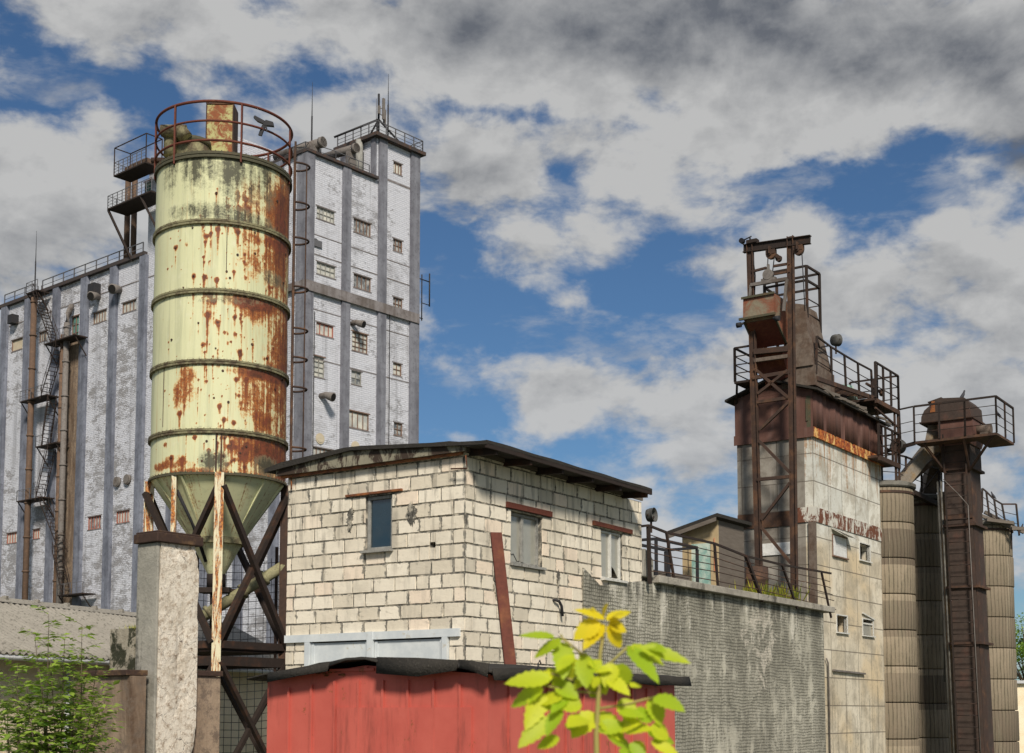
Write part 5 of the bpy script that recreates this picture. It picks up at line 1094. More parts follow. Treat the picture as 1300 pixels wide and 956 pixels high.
c = ml(975.5, 349); m = MB(); m.tube(c+Vector((-.06, 0, 0)), c+Vector((.06, 0, 0)), .12, 14); m.box(-.05, .05, c.y-.18, c.y+.16, c.z-.17, c.z-.08); m.bar(c, c+Vector((0, 0, .24)), .05); m.build('hook_block', PIPE_GREY, hm)
# camera-like spot on the beam end
m = MB(); a = ml(942, 306); b = ml(954, 300); m.tube(a, b, .015, 5); m.lathe([(0, -.05), (.055, -.03), (.06, .03), (0, .06)], 0, 0, 10); k = len(m.v)
o = MB(); o.tube(a, b, .016, 5); o.tube(a+Vector((-.05, 0, 0)), a+Vector((.05, 0, 0)), .06, 12); o.bar(ml(952, 302), ml(953, 309), .03); o.build('beam_lamp', SIREN, hm)
# skip bucket hung in the mast
sk = thing('skip_bucket', 'rust worn tipping skip bucket hanging inside the hoist mast', 'skip bucket', TF, (XM, 0, 0))
def sl_(u, v, x): return ml(u, v, x)
y0_, y1_ = sl_(985, 385, -.15).y, sl_(946, 390, -.15).y
zt_ = sl_(966, 375, -.25).z; zm_ = sl_(966, 402, -.25).z; zlow = sl_(980, 437, .35).z
prof = [(-.25, zt_), (-.28, zm_), (-.20, zm_-.02), (.38, zlow), (.62, zlow+.05), (.62, zm_+.1), (.45, zt_-.0)]
m = MB(); m.prism([(x, y0_, z) for x, z in prof[1:2]+prof[2:]+prof[:1]], (0, y1_-y0_, 0)); m.build('skip_body', BINRUST, sk)
m = MB(); m.bar((-.285, y0_-.03, zt_), (-.285, y1_+.03, zt_), .03, .05); m.build('skip_rim', FLTOP, sk); m = MB(); m.bar((-.31, y0_-.05, zm_), (-.31, y1_+.08, zm_), .05, .05); m.bar((-.22, y0_, zm_-.05), (.37, y0_, zlow-.01), .04); m.bar((-.22, y1_, zm_-.05), (.37, y1_, zlow-.01), .04); m.build('skip_bottom_rim', FLTOP, sk)
m = MB(); m.prism([(-.16, y0_+.02, zm_-.09), (.36, y0_+.02, zlow-.05), (.36, y1_-.02, zlow-.05), (-.16, y1_-.02, zm_-.09)], (0, 0, .03)); m.build('skip_apron', RUST_RED, sk)
m = MB(); a, b = sl_(953, 362, -.05), sl_(999, 354, -.05); m.bar(a, b, .07); m.bar(a, sl_(952, 377, -.05), .05); m.bar(b, sl_(995, 395, -.05), .06); m.bar(b+Vector((0, .1, 0)), a+Vector((0, -.3, -.05)), .03); m.build('bail', PIPE_GREY, sk)
for yy, s in ((y0_-.09, 1), (y1_+.09, -1)): m = MB(); m.tube((-.3, yy-.05, zm_-.12), (-.3, yy+.05, zm_-.12), .06, 12); m.tube((-.3, yy, zm_-.12), (-.3, yy+.1*s, zm_-.1), .03); m.build('guide_roller', DARK_IRON, sk)
# receiving hood, duct and upper cage
m = MB(); h0 = ml(1003, 430, .6); 
y2, y3 = TF.l(1006, 400, .15)[0], TF.l(1024, 400, .15)[0]
ya_, yb_ = max(y2, y3), min(y2, y3)
zA_, zB_ = TF.l(1018, 382, .1)[1], TF.l(1018, 468, .1)[1]
m.add([(.0, ya_+.1, zA_), (.0, yb_, zA_-.12), (.75, yb_, zA_-.12), (.75, ya_+.1, zA_), (-.1, ya_+.15, zB_), (-.1, yb_-.22, zB_), (1.1, yb_-.22, zB_), (1.1, ya_+.15, zB_)], [(0, 1, 2, 3), (4, 5, 1, 0), (5, 6, 2, 1), (6, 7, 3, 2), (7, 4, 0, 3), (7, 6, 5, 4)]); hd = m.build('receiving_hood', DUCT, tw)
m = MB(); m.box(-.06, 1.12, yb_-.25, ya_+.2, Zt+.1, zB_+.01); m.box(-.03, .8, yb_-.02, ya_+.12, zB_+.55, zB_+.6); m.build('hood_base', DUCT, hd)
m = MB(); z0h = TF.l(975, 480, .0)[1]; z1h = TF.l(985, 452, 0)[1]; yh0, yh1 = TF.l(1003, 460, 0)[0], TF.l(963, 460, 0)[0]
m.add([(-.5, yh0, z1h), (-.5, yh1, z1h), (.9, yh1, z1h), (.9, yh0, z1h), (-.1, yh0, z0h-.05), (-.1, (yh0+yh1*1.2)/2, z0h-.25), (.7, (yh0+yh1)/2, z0h-.25), (.7, yh0, z0h-.05)], [(0, 1, 2, 3), (4, 5, 1, 0), (5, 6, 2, 1), (6, 7, 3, 2), (7, 4, 0, 3), (7, 6, 5, 4)]); m.build('feed_hopper', RUST_RED, tw)
# cage ladder frame behind the mast
cg = MB(); a0 = ml(1010, 341, .6); a1 = ml(1030, 352, .6); zc0 = TF.l(1020, 468, .1)[1]
q = [Vector((.1, TF.l(1005, 400, .1)[0], 0)), Vector((.1, TF.l(960, 400, .1)[0], 0)), Vector((1.0, TF.l(960, 400, .1)[0], 0)), Vector((1.0, TF.l(1005, 400, .1)[0], 0))]
zcg = TF.l(1010, 343, .3)[1]; e_ = TF.r(1030, 352, -.45)
q = [Vector((.15, -.12+.25, 0)), Vector((.15, 1.15, 0)), Vector((.85, 1.15, 0)), Vector((.85, .10, 0))]
for p in q: cg.bar(p+Vector((0, 0, zB_)), p+Vector((0, 0, zcg)), .055)
for z in (zcg, zcg-.33, zcg-.75, zcg-1.1, zcg-1.5): 
    for i in range(4):
        if z < zcg-.5 and i == 1: continue
        cg.bar(q[i]+Vector((0, 0, z)), q[(i+1) % 4]+Vector((0, 0, z)), .045 if z > zcg-.5 else .02)
cg.build('ladder_cage', RUST_DARK, tw)
# small landing left of the mast
y0_, z_ = TF.l(938, 490, -.3); y1_, _ = TF.l(960, 490, -.3); m = MB(); m.box(-.55, .5, y1_, y0_, z_, z_+.05); m.bar((-.4, y0_, z_), (-.0, YT, z_-.35), .05); lp = m.build('side_landing', RUST_DARK, tw)
m = MB(); rail(m, [(-.5, y1_, z_+.05), (-.5, y0_, z_+.05), (.4, y0_, z_+.05)], TF.l(938, 444, -.5)[1]-z_, 3, .02, .8); m.build('landing_railing', RUST_DARK, lp)
# catwalk over the roof
cw = MB(); za = TF.r(1033, 470, -.1)[1]; xe, ze = TF.r(1113, 512, -.1)
pA = Vector((.35, -.1, za-.15)); xB = TF.r(1106, 500, -.1)[0]; pB = Vector((xB, -.1, ze+.1))
for o in (-.1, .75): cw.bar((pA.x-.3, o, pA.z), (pB.x+.3, o, pB.z), .05, .1)
n = 26
for k in range(n): x = pA.x-.3+(pB.x-pA.x+.6)*k/n; z = pA.z+(pB.z-pA.z)*k/n; cw.bar((x, -.1, z+.03), (x, .75, z+.03), .02, .03)
cwo = cw.build('catwalk', RUST, tw)
m = MB(); tops = [(1037, 427, 1036, 474), (1055, 440.5, 1056, 485), (1072, 451, 1074, 493), (1089, 461, 1091, 503), (1106, 470, 1108, 513), (1113, 463, 1114, 520)]
pp = []
for (u1, v1, u0, v0) in tops: a, z1 = TF.r(u1, v1, -.1); b, z0 = TF.r(u0, v0, -.1); m.bar((b, -.1, z0), (a, -.1, z1), .045); pp.append((a, z1, b, z0))
for i in range(len(pp)-2):
    (a, z1, b, z0), (c, z3, d, z2) = pp[i], pp[i+1]; m.bar((a, -.1, z1), (c, -.1, z3), .035)
    for f in (.35, .68): m.tube((b, -.1, z0+(z1-z0)*f), (d, -.1, z2+(z3-z2)*f), .011, 5)
a, z = TF.r(1030, 441, -.1); m.path([(pp[0][0]-.02, -.1, pp[0][1]), (pp[0][0]+.15, -.1, pp[0][1]-.22), (pp[1][0]-.1, -.1, pp[1][1]+.01)], .02, 6); m.build('catwalk_railing', RUST_DARK, cwo)
# end platforms: upper one and a lower one
def eplat(u0, u1, v0, v1, vt, mids, zoff=0.):
    x0, z0 = TF.r(u0, v0, -.35); x1, z1 = TF.r(u1, v1, -.35); z = (z0+z1)/2; m = MB(); m.box(x0, x1, -.35, .9, z-.06, z); m.bar((x0, -.35, z-.08), (x1, -.35, z-.08), .06, .1); p = m.build('end_platform', RUST, tw)
    h = TF.r((u0+u1)/2, vt, -.35)[1]-z; m = rail(MB(), [(x0, -.35, z), (x1, -.35, z), (x1, .9, z)], h, mids, .02, .55); m.build('platform_railing', RUST_DARK, p); return x0, x1, z
e = eplat(1112, 1141, 508, 517, 469, 2); e2 = eplat(1116, 1142, 580, 586, 545, 2)
m = MB(); m.bar((e[0]+.05, -.3, e[2]), (XT2, -.02, e[2]-.95), .07)
for x in (e[1]-.03, XT2+.12): m.bar((x, -.33, e[2]), (x, -.33, e2[2]-1.0), .045)
m.bar((e[0], -.33, e[2]-.25), (e[1], -.33, e[2]-.45), .04); m.build('platform_strut', RUST, tw)
m = MB(); ladder(m, (XT2+.35, -.32, e2[2]-.9), (XT2+.25, -.32, e2[2]), (1, 0, 0), .3, .015, .22); m.build('short_ladder', RUST_DARK, tw)
m = MB(); a, z = TF.r(1070, 490, .3); m.path([(a, .3, z-.05), (a+.4, .3, z+.0), (a+1.0, .3, z-.45)], .1, 8, rs=[.09, .13, .10]); m.build('tarpaulin_roll', TURQ, tw)
m = MB(); a, z = TF.r(1100, 487, .2); m.tube((a, .2, z), (a+1.0, .2, z-.02), .035, 8); m.tube((a+.98, .15, z), (a+1.12, .2, z-.05), .07, 10); m.build('vent_pipe', RUST, tw)
drumlamp(1061, 432, 31.6, .14, (.8, .4, .12), 'round floodlight high above the tower catwalk railing', None)
drumlamp(1141, 567, 34.2, .19, (-.75, -.5, .1), 'round floodlight in front of the concrete ring silos', None)

# ================================================================ silos of stacked concrete rings
def ringsilo(u, depth, r_, v_top, label, moss=0):
    c = pt(u, 700, depth); t = thing('ring_silo', label, 'silo', loc=(c.x, depth, 0)); t['group'] = 'silos of stacked concrete rings'
    ztp = pt(u, v_top, depth-r_).z; k = 0; z = ztp; i = 0
    t.rotation_euler[2] = random.uniform(0, 6)
    while z > .05:
        z0 = max(z-.885, 0); o = random.uniform(-.012, .012); rr_ = r_*random.uniform(.992, 1.006); m = MB(); m.lathe([(rr_-.09, z0-.03), (rr_-.07, z0+.006), (rr_-.012, z0+.006), (rr_, z0+.03), (rr_, z-.035), (rr_-.012, z-.008), (rr_-.07, z-.008)], o, o*.6, 56)
        m.build('concrete_ring', RING, t); z -= .89; i += 1
    m = MB(); m.lathe([(0, ztp+.02), (r_+.04, ztp+.0), (r_+.07, ztp+.03), (r_+.07, ztp+.11), (r_-.1, ztp+.17), (0, ztp+.2)], 0, 0, 48, smooth=False); m.build('cap_slab', CONC_DARK, t)
    m = MB(); m.lathe([(r_-.01, ztp-.16), (r_+.025, ztp-.16), (r_+.025, ztp-.10), (r_-.01, ztp-.10)], 0, 0, 48, smooth=False); m.build('clamp_hoop', RUST, t)
    return t, Vector((c.x, depth, ztp))
s1, S1 = ringsilo(1121, 34.3, .77, 617, 'nearest concrete ring silo, right beside the clad tower')
s2, S2 = ringsilo(1169, 36.4, .77, 634, 'middle concrete ring silo, left of the dark elevator shaft')
s3, S3 = ringsilo(1249.5, 40.0, .80, 666, 'rightmost concrete ring silo, beyond the dark elevator shaft')
# decks and railings across the silo tops
dk_ = thing('silo_top_walkway', 'rusty walkway with railing across the tops of the two left ring silos', 'walkway', loc=(S1.x, S1.y, 0))
def wl_(u, v, d): return pt(u, v, d)-Vector((S1.x, S1.y, 0))
m = MB(); a, b = wl_(1150, 620, 34.2), wl_(1203, 646, 36.0); m.prism([a, b, b+Vector((.5, .9, 0)), a+Vector((.4, .9, 0))], (0, 0, -.06)); m.bar(a, b, .06, .12); m.build('deck', RUST_DARK, dk_)
m = MB(); bs = [(1120, 611, 34), (1138, 612, 34), (1150, 618, 34.2), (1170, 625, 34.8), (1192, 638, 35.6), (1203, 645, 36.)]; tpz = [(1119, 575, 34), (1138, 577, 34), (1150, 580, 34.2), (1170, 588, 34.8), (1192, 596, 35.6), (1203, 601, 36)]
for p, q in zip(bs, tpz): m.bar(wl_(*p), wl_(*q), .045)
for p, q in zip(tpz, tpz[1:]): m.bar(wl_(*p), wl_(*q), .04)
for f in (.35, .7):
    for i in range(5): m.tube(wl_(*bs[i]).lerp(wl_(*tpz[i]), f), wl_(*bs[i+1]).lerp(wl_(*tpz[i+1]), f), .01, 5)
for i in (2, 3): m.bar(wl_(*bs[i]), wl_(*tpz[i+1]), .02)
m.build('walkway_railing', RUST_DARK, dk_)
m = MB()
for u, v in ((1195, 600), (1200, 596), (1206, 608)): m.tube(wl_(u, v, 35.4), wl_(u+random.uniform(-2, 2), 700 if u < 1200 else 866, 35.4), .03, 6)
m.build('hanging_cable', CONC_DARK, dk_)
d3 = thing('silo_top_walkway', 'crooked walkway with bent railing on the rightmost ring silo', 'walkway', loc=(S3.x, S3.y, 0))
def w3_(u, v, d): return pt(u, v, d)-Vector((S3.x, S3.y, 0))
m = MB(); 
for (a, b, w_) in (((1246, 655, 39.2), (1290, 672, 39.2), .12), ((1250, 650, 39.6), (1300, 676, 39.6), .10), ((1252, 660, 39.), (1286, 664, 39.), .16), ((1284, 671, 39), (1302, 671, 39), .1)): m.bar(w3_(*a), w3_(*b), w_, .09)
m.build('deck', OLDWOOD, d3)
m = MB(); bs = [(1247, 651), (1256, 655), (1266, 660), (1277, 668), (1294, 680)]; tq = [(1247, 620), (1252, 624), (1262, 634), (1272, 640), (1290, 640)]
for p, q in zip(bs, tq): m.bar(w3_(*p, 39.3), w3_(*q, 39.3), .045)
for p, q in zip(tq, tq[1:]): m.bar(w3_(*p, 39.3), w3_(*q, 39.3), .04)
for f in (.35, .65):
    for i in range(4): m.tube(w3_(*bs[i], 39.3).lerp(w3_(*tq[i], 39.3), f), w3_(*bs[i+1], 39.3).lerp(w3_(*tq[i+1], 39.3), f), .01, 5)
m.bar(w3_(1284, 672, 39.3), w3_(1284, 697, 39.3), .04); m.build('walkway_railing', RUST_DARK, d3)

# ================================================================ bucket elevator
EX = pt(1204, 700, 34.0)
EF = Frame(EX.x, EX.y, 55.7)
# its left edge stands at px 1204, the shaft leans a little
el_ = thing('bucket_elevator', 'dark rusty bucket elevator shaft with hooded head and ladder between the ring silos', 'elevator', EF)
p = EF.i @ pt(1236, 700, 33.6)
SW = .64; SDp = .46     # width of the broad face and of the narrow side
# broad face runs from the left edge towards the right, nearly square to the view
BR = Vector((0, -1, 0)); NR = Vector((1, 0, 0))
ln = (EF.i.to_3x3() @ Vector((-.020, 0, 1)))
def ep(a, b, z): return BR*a + NR*b + Vector((ln.x*(z-5), ln.y*(z-5), z))
def ez(u, v, d=34.): return pt(u, v, d).z
zh0, zh1 = ez(1215, 598), ez(1215, 535)
def ebox(m, a0, a1, b0, b1, z0, z1): m.add([ep(a0,b0,z0),ep(a1,b0,z0),ep(a1,b1,z0),ep(a0,b1,z0),ep(a0,b0,z1),ep(a1,b0,z1),ep(a1,b1,z1),ep(a0,b1,z1)], [(0,3,2,1),(4,5,6,7),(0,1,5,4),(1,2,6,5),(2,3,7,6),(3,0,4,7)]); return m
m = ebox(MB(), 0, SW, 0, SDp*2.0, 0, zh0); m.build('shaft_casing', SHAFT, el_)
m = ebox(MB(), SW+.003, SW+.012, .05, .45, .3, zh0-.3); m.build('narrow_strip', RUST, el_)
fl_v = (597, 668, 746, 817); 
for v in fl_v: z = ez(1215, v); m = ebox(MB(), -.08, SW+.10, -.06, SDp*2+.06, z-.03, z+.03); m.build('casing_flange', RUST, el_)
z = ez(1215, 660); m = ebox(MB(), -.03, SW+.02, -.03, -.003, z-.0, z+.12); m.build('splice_plate', RUST, el_)
m = MB()
for a in (.06, SW-.04): m.bar(ep(a, -.16, .3), ep(a, -.16, zh0+.9), .035)
k = .5
while k < zh0+.7: m.tube(ep(.06, -.16, k), ep(SW-.04, -.16, k), .011, 5); k += .285
m.build('ladder', RUST_DARK, el_)
m = MB(); cq = [ep(SW*.05, -.2, ez(1200, 610)), ep(SW*.6, -.22, ez(1215, 630)), ep(SW*.95, -.2, ez(1232, 645)), ep(SW*.97, -.2, .02)]
for p, q in zip(cq, cq[1:]): m.tube(p, q, .010, 6)
m.build('pale_conduit', PIPE_GREY, el_)
m = MB()
for a in (-.12, -.2): m.tube(ep(a, .1, 0), ep(a, .1, ez(1200, 610)), .025, 6)
m.build('side_conduit', CONC_DARK, el_)
m = ebox(MB(), -.24, -.004, .25, .40, 0, ez(1204, 622)); m.build('cable_duct', CHUTE, el_)
# head
hb0 = -.50; m = MB(); za, zb_, zc_, zd = zh0, ez(1215, 535), ez(1215, 517), ez(1215, 506.5)
m.prism([ep(hb0, -.08, zb_-.02), ep(SW+.12, -.08, zb_), ep(SW+.10, -.08, zc_), ep(SW-.04, -.08, zd-.05), ep(hb0+.55, -.08, zd), ep(hb0+.42, -.08, zd-.02), ep(hb0+.10, -.08, zc_-.05), ep(hb0+.02, -.08, zc_-.2)], NR*1.05); m.build('head_hood', SHAFT, el_)
m = ebox(MB(), -.04, SW+.03, -.04, .96, zh0+.003, zh0+.62); m.build('boot_section', SHAFT, el_)
m = MB(); m.prism([ep(-.08, -.06, zh0+.622), ep(SW+.06, -.06, zh0+.622), ep(SW+.14, -.06, zh0+.85), ep(SW+.14, -.06, zb_-.003), ep(-.08, -.06, zb_-.003)], NR*1.0); m.build('head_casing', SHEET, el_)
z = zb_; m = ebox(MB(), hb0-.03, SW+.17, -.12, 1.0, z-.02, z+.02); m.build('head_flange', RUST, el_)
m = MB(); z = zc_; m.prism([ep(hb0+.25, -.09, z-.12), ep(hb0+.38, -.09, z-.12), ep(hb0+.38, -.09, z+.16), ep(hb0+.3, -.09, z+.16)], NR*-.006); m.build('ochre_patch', RUST_ORANGE, el_)
m = MB(); q0 = ep(hb0+.15, .2, zd-.03); m.bar(q0, q0+BR*.35+Vector((0, 0, .08)), .25, .03); m.build('loose_lid', SHAFT, el_)
# motor on the right of the head and its platform
zp_ = ez(1225, 563); m = MB(); c = ep(SW+.32, .35, zp_+.3); m.tube(c-BR*.25, c+BR*.16, .13, 14); m.box(c.x-.1, c.x+.1, c.y-.1, c.y+.1, zp_, zp_+.3); m.build('drive_motor', DUCT, el_)
m = ebox(MB(), -.5, 1.5, -.65, -.10, zp_-.06, zp_); ebox(m, SW+.25, 1.5, -.1, .95, zp_-.06, zp_)
for a, b in ((-.3, -.6), (.7, -.6), (1.4, -.6)): m.bar(ep(a, b, zp_-.06), ep(min(max(a, .05), SW), -.02, zp_-.75), .05)
pf = m.build('head_platform', RUST, el_)
def prail(m, pts, h, n=3, sp=.5):
    for (a, b), (c_, d) in zip(pts, pts[1:]):
        P, Q = ep(a, b, zp_), ep(c_, d, zp_); up = Vector((0, 0, h)); k = max(1, round((Q-P).length/sp))
        for i in range(k+1): r_ = P.lerp(Q, i/k); m.bar(r_, r_+up, .04)
        m.bar(P+up, Q+up, .045)
        for i in range(1, n+1): m.tube(P+up*i/(n+1), Q+up*i/(n+1), .010, 5)
m = MB(); prail(m, [(-.5, -.65), (.75, -.65), (1.5, -.65), (1.5, .95)], ez(1225, 519)-zp_, 3, .8); m.build('platform_railing', RUST_DARK, pf)
m = MB(); m.bar(ep(-.5, -.65, ez(1225, 519)), ep(-1.45, -.5, ez(1225, 519)-.05), .035)
for f in (.35, .65): m.tube(ep(-.5, -.65, zp_+f*.8), ep(-1.3, -.5, zp_+f*.8-.05), .010, 5)
m.bar(ep(-.9, -.5, zp_+.1), ep(-.9, -.5, zp_+.85), .035); m.bar(ep(-.5, -.62, zp_-.04), ep(-1.35, -.4, zp_-.12), .05, .09); m.build('outrigger_rail', RUST_DARK, pf)
# grain chutes down to the silos
def chute(p, q, w_, name='grain_chute', mt=CHUTE): m = MB(); m.bar(p, q, w_, w_*.9); return m.build(name, mt, el_)
A = EF.i @ pt(1190, 556, 34.5); B = EF.i @ pt(1141, 618, 34.3); c1 = chute(A, B, .34)
m = MB(); m.add([v for v in (EF.i @ pt(1178, 540, 34.3), EF.i @ pt(1197, 538, 34.3), EF.i @ pt(1199, 575, 34.3), EF.i @ pt(1172, 572, 34.3))]+[v for v in (EF.i @ pt(1178, 540, 34.9), EF.i @ pt(1197, 538, 34.9), EF.i @ pt(1199, 575, 34.9), EF.i @ pt(1172, 572, 34.9))], [(0, 3, 2, 1), (4, 5, 6, 7), (0, 1, 5, 4), (1, 2, 6, 5), (2, 3, 7, 6), (3, 0, 4, 7)]); m.build('discharge_box', CHUTE, el_)
A = EF.i @ pt(1193, 562, 35.2); B = EF.i @ pt(1177, 630, 36.3); chute(A, B, .36, mt=DUCT)
A = EF.i @ pt(1200, 572, 34.6); B = EF.i @ pt(1152, 614, 34.5); chute(A, B, .13, name='small_chute', mt=DUCT)

# ================================================================ birds
def bird(u, v, d, yaw, label, s=1., fly=False):
    p = pt(u, v, d); t = MB(); L = .21*s
    ax = Vector((math.cos(yaw), math.sin(yaw), 0)); P = lambda a, z: ax*(a*.6+z*.15)*L+Vector((0, 0, (z*1.05+a*.35+.05)*L))
    pts = [P(-.62, .18), P(-.45, .25), P(-.2, .38), P(.05, .48), P(.22, .62), P(.30, .80), P(.36, .92), P(.44, .94), P(.54, .90)]; rs = [.03, .07, .16, .19, .16, .10, .105, .07, .012]
    t.path(pts, .1, 10, rs=[r_*L for r_ in rs])
    for o in (-1, 1): s_ = Vector((-ax.y, ax.x, 0))*o*.06*L; t.path([P(0, .35)+s_, P(.02, .0)+s_, P(.12, 0)+s_], .012*L, 5)
    o = t.build('perched_bird', BIRD); o.location = p; tag(o, label, 'bird', 'birds perched on the steelwork'); return o
bird(1221, 509, 34.4, .2, 'dark bird perched on top of the elevator head hood', 1.1)
bird(1269, 532, 33.6, 2.6, 'dark bird perched on the corner of the elevator head platform railing', .9)
bird(1262, 634, 39.3, 2.8, 'dark bird perched on the bent railing of the rightmost silo', .9)
bird(1296, 675, 39.4, .1, 'dark bird at the outer end of the rightmost silo walkway', .9)
# ================================================================ low house with corrugated roof, left
HX, HY = -9.34, 25.0
HF = Frame(HX, HY, math.degrees(math.atan2(.94, .342)))   # X runs away along the eave, -Y is towards the camera side
lh = thing('low_house', 'low cream plastered house with a mossy corrugated roof at the lower left', 'house', HF)
ze = pt(0, 826, 25.).z; rd_ = 2.5
zr2 = ze+1.22; x0, x1 = -5.0, 12.0
def hy(d): return d     # +Y (local) points left/away from the eave line
m = MB(); m.box(x0+.3, x1-.3, .30, .5, 0, ze+.05); m.box(x1-.5, x1-.3, .5, 2*rd_-.3, 0, ze+.05); m.box(x0+.3, x0+.5, .5, 2*rd_-.3, 0, ze+.05); m.box(x0+.3, x1-.3, 2*rd_-.5, 2*rd_-.3, 0, ze+.05)
for x in (x0+.35, x1-.4): m.prism([(x, .32, ze+.05), (x, 2*rd_-.32, ze+.05), (x, rd_, zr2-.1)], (.05, 0, 0))
m.build('wall', CREAMWALL, lh)
def corr(side):
    per = .177; n = int((x1-x0)/per*8); V = []; Fa = []; rows = 9
    for j in range(rows+1):
        t = j/rows; y = -.12+(rd_+.12)*t if side == 0 else 2*rd_+.12-(rd_+.12)*t
        for i in range(n+1):
            x = x0+(x1-x0)*i/n; z = ze-.05+(zr2-ze+.05)*t+.025*math.sin(2*PI*x/per)+.012*math.sin(x*1.1+j) ; V.append((x, y, z + (.006 if (j % 3 == 0) else 0)))
    for j in range(rows):
        for i in range(n): k = j*(n+1)+i; Fa.append((k, k+1, k+n+2, k+n+1))
    m = MB(); m.add(V, Fa, .5, True); return m.build('roof_slope', ASBESTOS, lh, fixn=True, solid=.012)
corr(0); corr(1)
m = MB()
k = x0
while k < x1: m.add([(k, rd_-.16, zr2-.05), (k+.98, rd_-.16, zr2-.045), (k+.98, rd_, zr2+.07), (k, rd_, zr2+.06), (k, rd_+.16, zr2-.05), (k+.98, rd_+.16, zr2-.05)], [(0, 1, 2, 3), (3, 2, 5, 4)]); m.box(k, k+.07, rd_-.06, rd_+.06, zr2+.03, zr2+.10); k += 1.0
m.build('ridge_tiles', ASBESTOS, lh)
m = MB(); a = ze-.10
prof = [(-.20+.07*math.cos(t), a+.07*math.sin(t)) for t in np.linspace(PI, 2*PI, 8)]
V = [(x, y, z) for x in (x0, x1) for y, z in prof]; m.add(V, [(i, i+1, i+9, i+8) for i in range(7)], .5, True); m.build('gutter', WHITE_METAL, lh, solid=.006)
m = MB(); m.box(x0, x1, -.10, -.07, ze-.16, ze-.07); m.build('fascia_board', WHITE_METAL, lh)
m = MB(); m.tube((x0+7.2, .2, 0), (x0+7.2, .2, ze-.2), .05, 10); m.build('downpipe', WHITE_METAL, lh)

# ================================================================ crumbling concrete pillar
PF = Frame(pt(201.5, 700, 16).x, 16.0, 52)
cp = thing('concrete_pillar', 'crumbling concrete gate pillar with a rusty steel cap in front of the yellow silo', 'pillar', PF)
W2 = PF.r(252, 760)[0]; yL2 = PF.l(174.5, 760)[0]; zpt = PF.r(201.5, 688)[1]; print('pillar', W2, yL2, zpt)
def rough_col(x0, x1, y0, y1, z0, z1, seed, amp):
    nx, nz = 14, 60; V = []; Fa = []
    per = [(x0+(x1-x0)*i/nx, y0) for i in range(nx)] + [(x1, y0+(y1-y0)*i/nx) for i in range(nx)] + [(x1-(x1-x0)*i/nx, y1) for i in range(nx)] + [(x0, y1-(y1-y0)*i/nx) for i in range(nx)]; N = len(per); cx, cy = (x0+x1)/2, (y0+y1)/2
    for j in range(nz+1):
        z = z0+(z1-z0)*j/nz
        for (x, y) in per:
            e = 1.0 if (abs(x-x1) < .03 and abs(y-y0) < .06) else .25
            nn = mnoise.fractal(Vector((x*4+seed, y*4, z*2.3)), .9, 2.2, 5); k = 1-amp*(max(0, nn+.15)*e + max(0, nn-.18)*1.2*.6)
            V.append((cx+(x-cx)*k, cy+(y-cy)*k, z))
    for j in range(nz):
        for i in range(N): Fa.append((j*N+i, j*N+(i+1) % N, (j+1)*N+(i+1) % N, (j+1)*N+i))
    Fa.append(tuple(nz*N+i for i in range(N))); m = MB(); m.add(V, Fa, .5, False); return m
m = rough_col(.03, W2, 0, yL2, 0, zpt, 3, .16); m.build('pillar_core', CONC_PALE, cp)
m = MB(); m.box(-.005, .028, .012, yL2+.012, 0, zpt-.002); m.build('left_render', CONC, cp, bevel=.006)
m = MB(); m.box(-.05, W2+.03, -.04, yL2+.04, zpt+.003, zpt+.115); m.box(-.03, W2+.01, -.02, yL2+.02, zpt+.115, zpt+.14); m.build('steel_cap', COPING, cp, bevel=.01)
lb = thing('mossy_block', 'low mossy concrete block leaning on the left side of the pillar', 'concrete block', PF, (0, yL2+.04, 0))
u_l = PF.l(139, 830)[0]; zt2_ = PF.l(158, 798)[1]
m = rough_col(.0, .42, 0.0, u_l-yL2-.04, 0, zt2_, 9, .12); m.build('block_body', MOSSBLOCK, lb)
wf = thing('yard_wall', 'low brown brick yard wall with a rusty steel coping at the foot of the pillar', 'wall', PF, (0, 0, 0))
zc0 = PF.l(120, 852, -.25)[1]; ya = PF.l(101, 860, -.25)[0]
m = MB(); m.box(-.33, -.12, .02, ya, 0, zc0-.07); m.build('brick_face', BROWN_STAIN, wf)
m = MB(); m.box(-.38, -.08, .04, ya+.03, zc0-.066, zc0); m.build('coping', COPING, wf, bevel=.008)
m = MB(); a, z = PF.r(282, 852, .05); m.box(W2+.004, a, .08, .30, 0, z-.07); m.build('brick_face', BROWN_STAIN, wf); m = MB(); m.box(W2+.004, a+.02, .05, .34, z-.066, z+.0); m.build('coping', COPING, wf, bevel=.008)

# ================================================================ red garage
QF = Frame(-.21, 12.0, 55.7)
gg = thing('red_garage', 'red painted metal garage with ragged roofing felt drooping over its edges', 'garage', QF)
GW = QF.l(340, 858)[0]; ypk = QF.l(464, 836)[0]; zpk = QF.l(464, 838)[1]; zev = QF.l(619, 853)[1]; zev2 = QF.l(340, 862)[1]; GL = 3.5; zR = QF.r(619, 850)[1]
print('garage', GW, ypk, zpk, zev, zev2, zR)
m = MB(); m.prism([(0, 0, 0), (0, GW, 0), (0, GW, zev2-.02), (0, ypk, zpk-.05), (0, 0, zev-.02)], (.04, 0, 0)); m.box(.04, GL, 0, .04, 0, zev-.03); m.box(.04, GL, GW-.04, GW, 0, zev2-.03); m.box(GL-.04, GL, .04, GW-.04, 0, zev-.03); m.build('wall', REDPAINT, gg)
m = MB(); y_a, y_b = QF.l(420, 850)[0], QF.l(462, 845)[0]; z_a = QF.l(440, 851)[1]; m.box(-.02, -.003, QF.l(476, 850)[0], y_a, z_a-.01, z_a+.015); m.bar((-.012, y_b-.03, z_a), (-.012, y_b-.03, zpk-.06), .05, .012); m.box(-.02, -.003, QF.l(600, 860)[0], QF.l(430, 860)[0], .3, z_a-.35); m.build('door_frame', REDPAINT, gg)
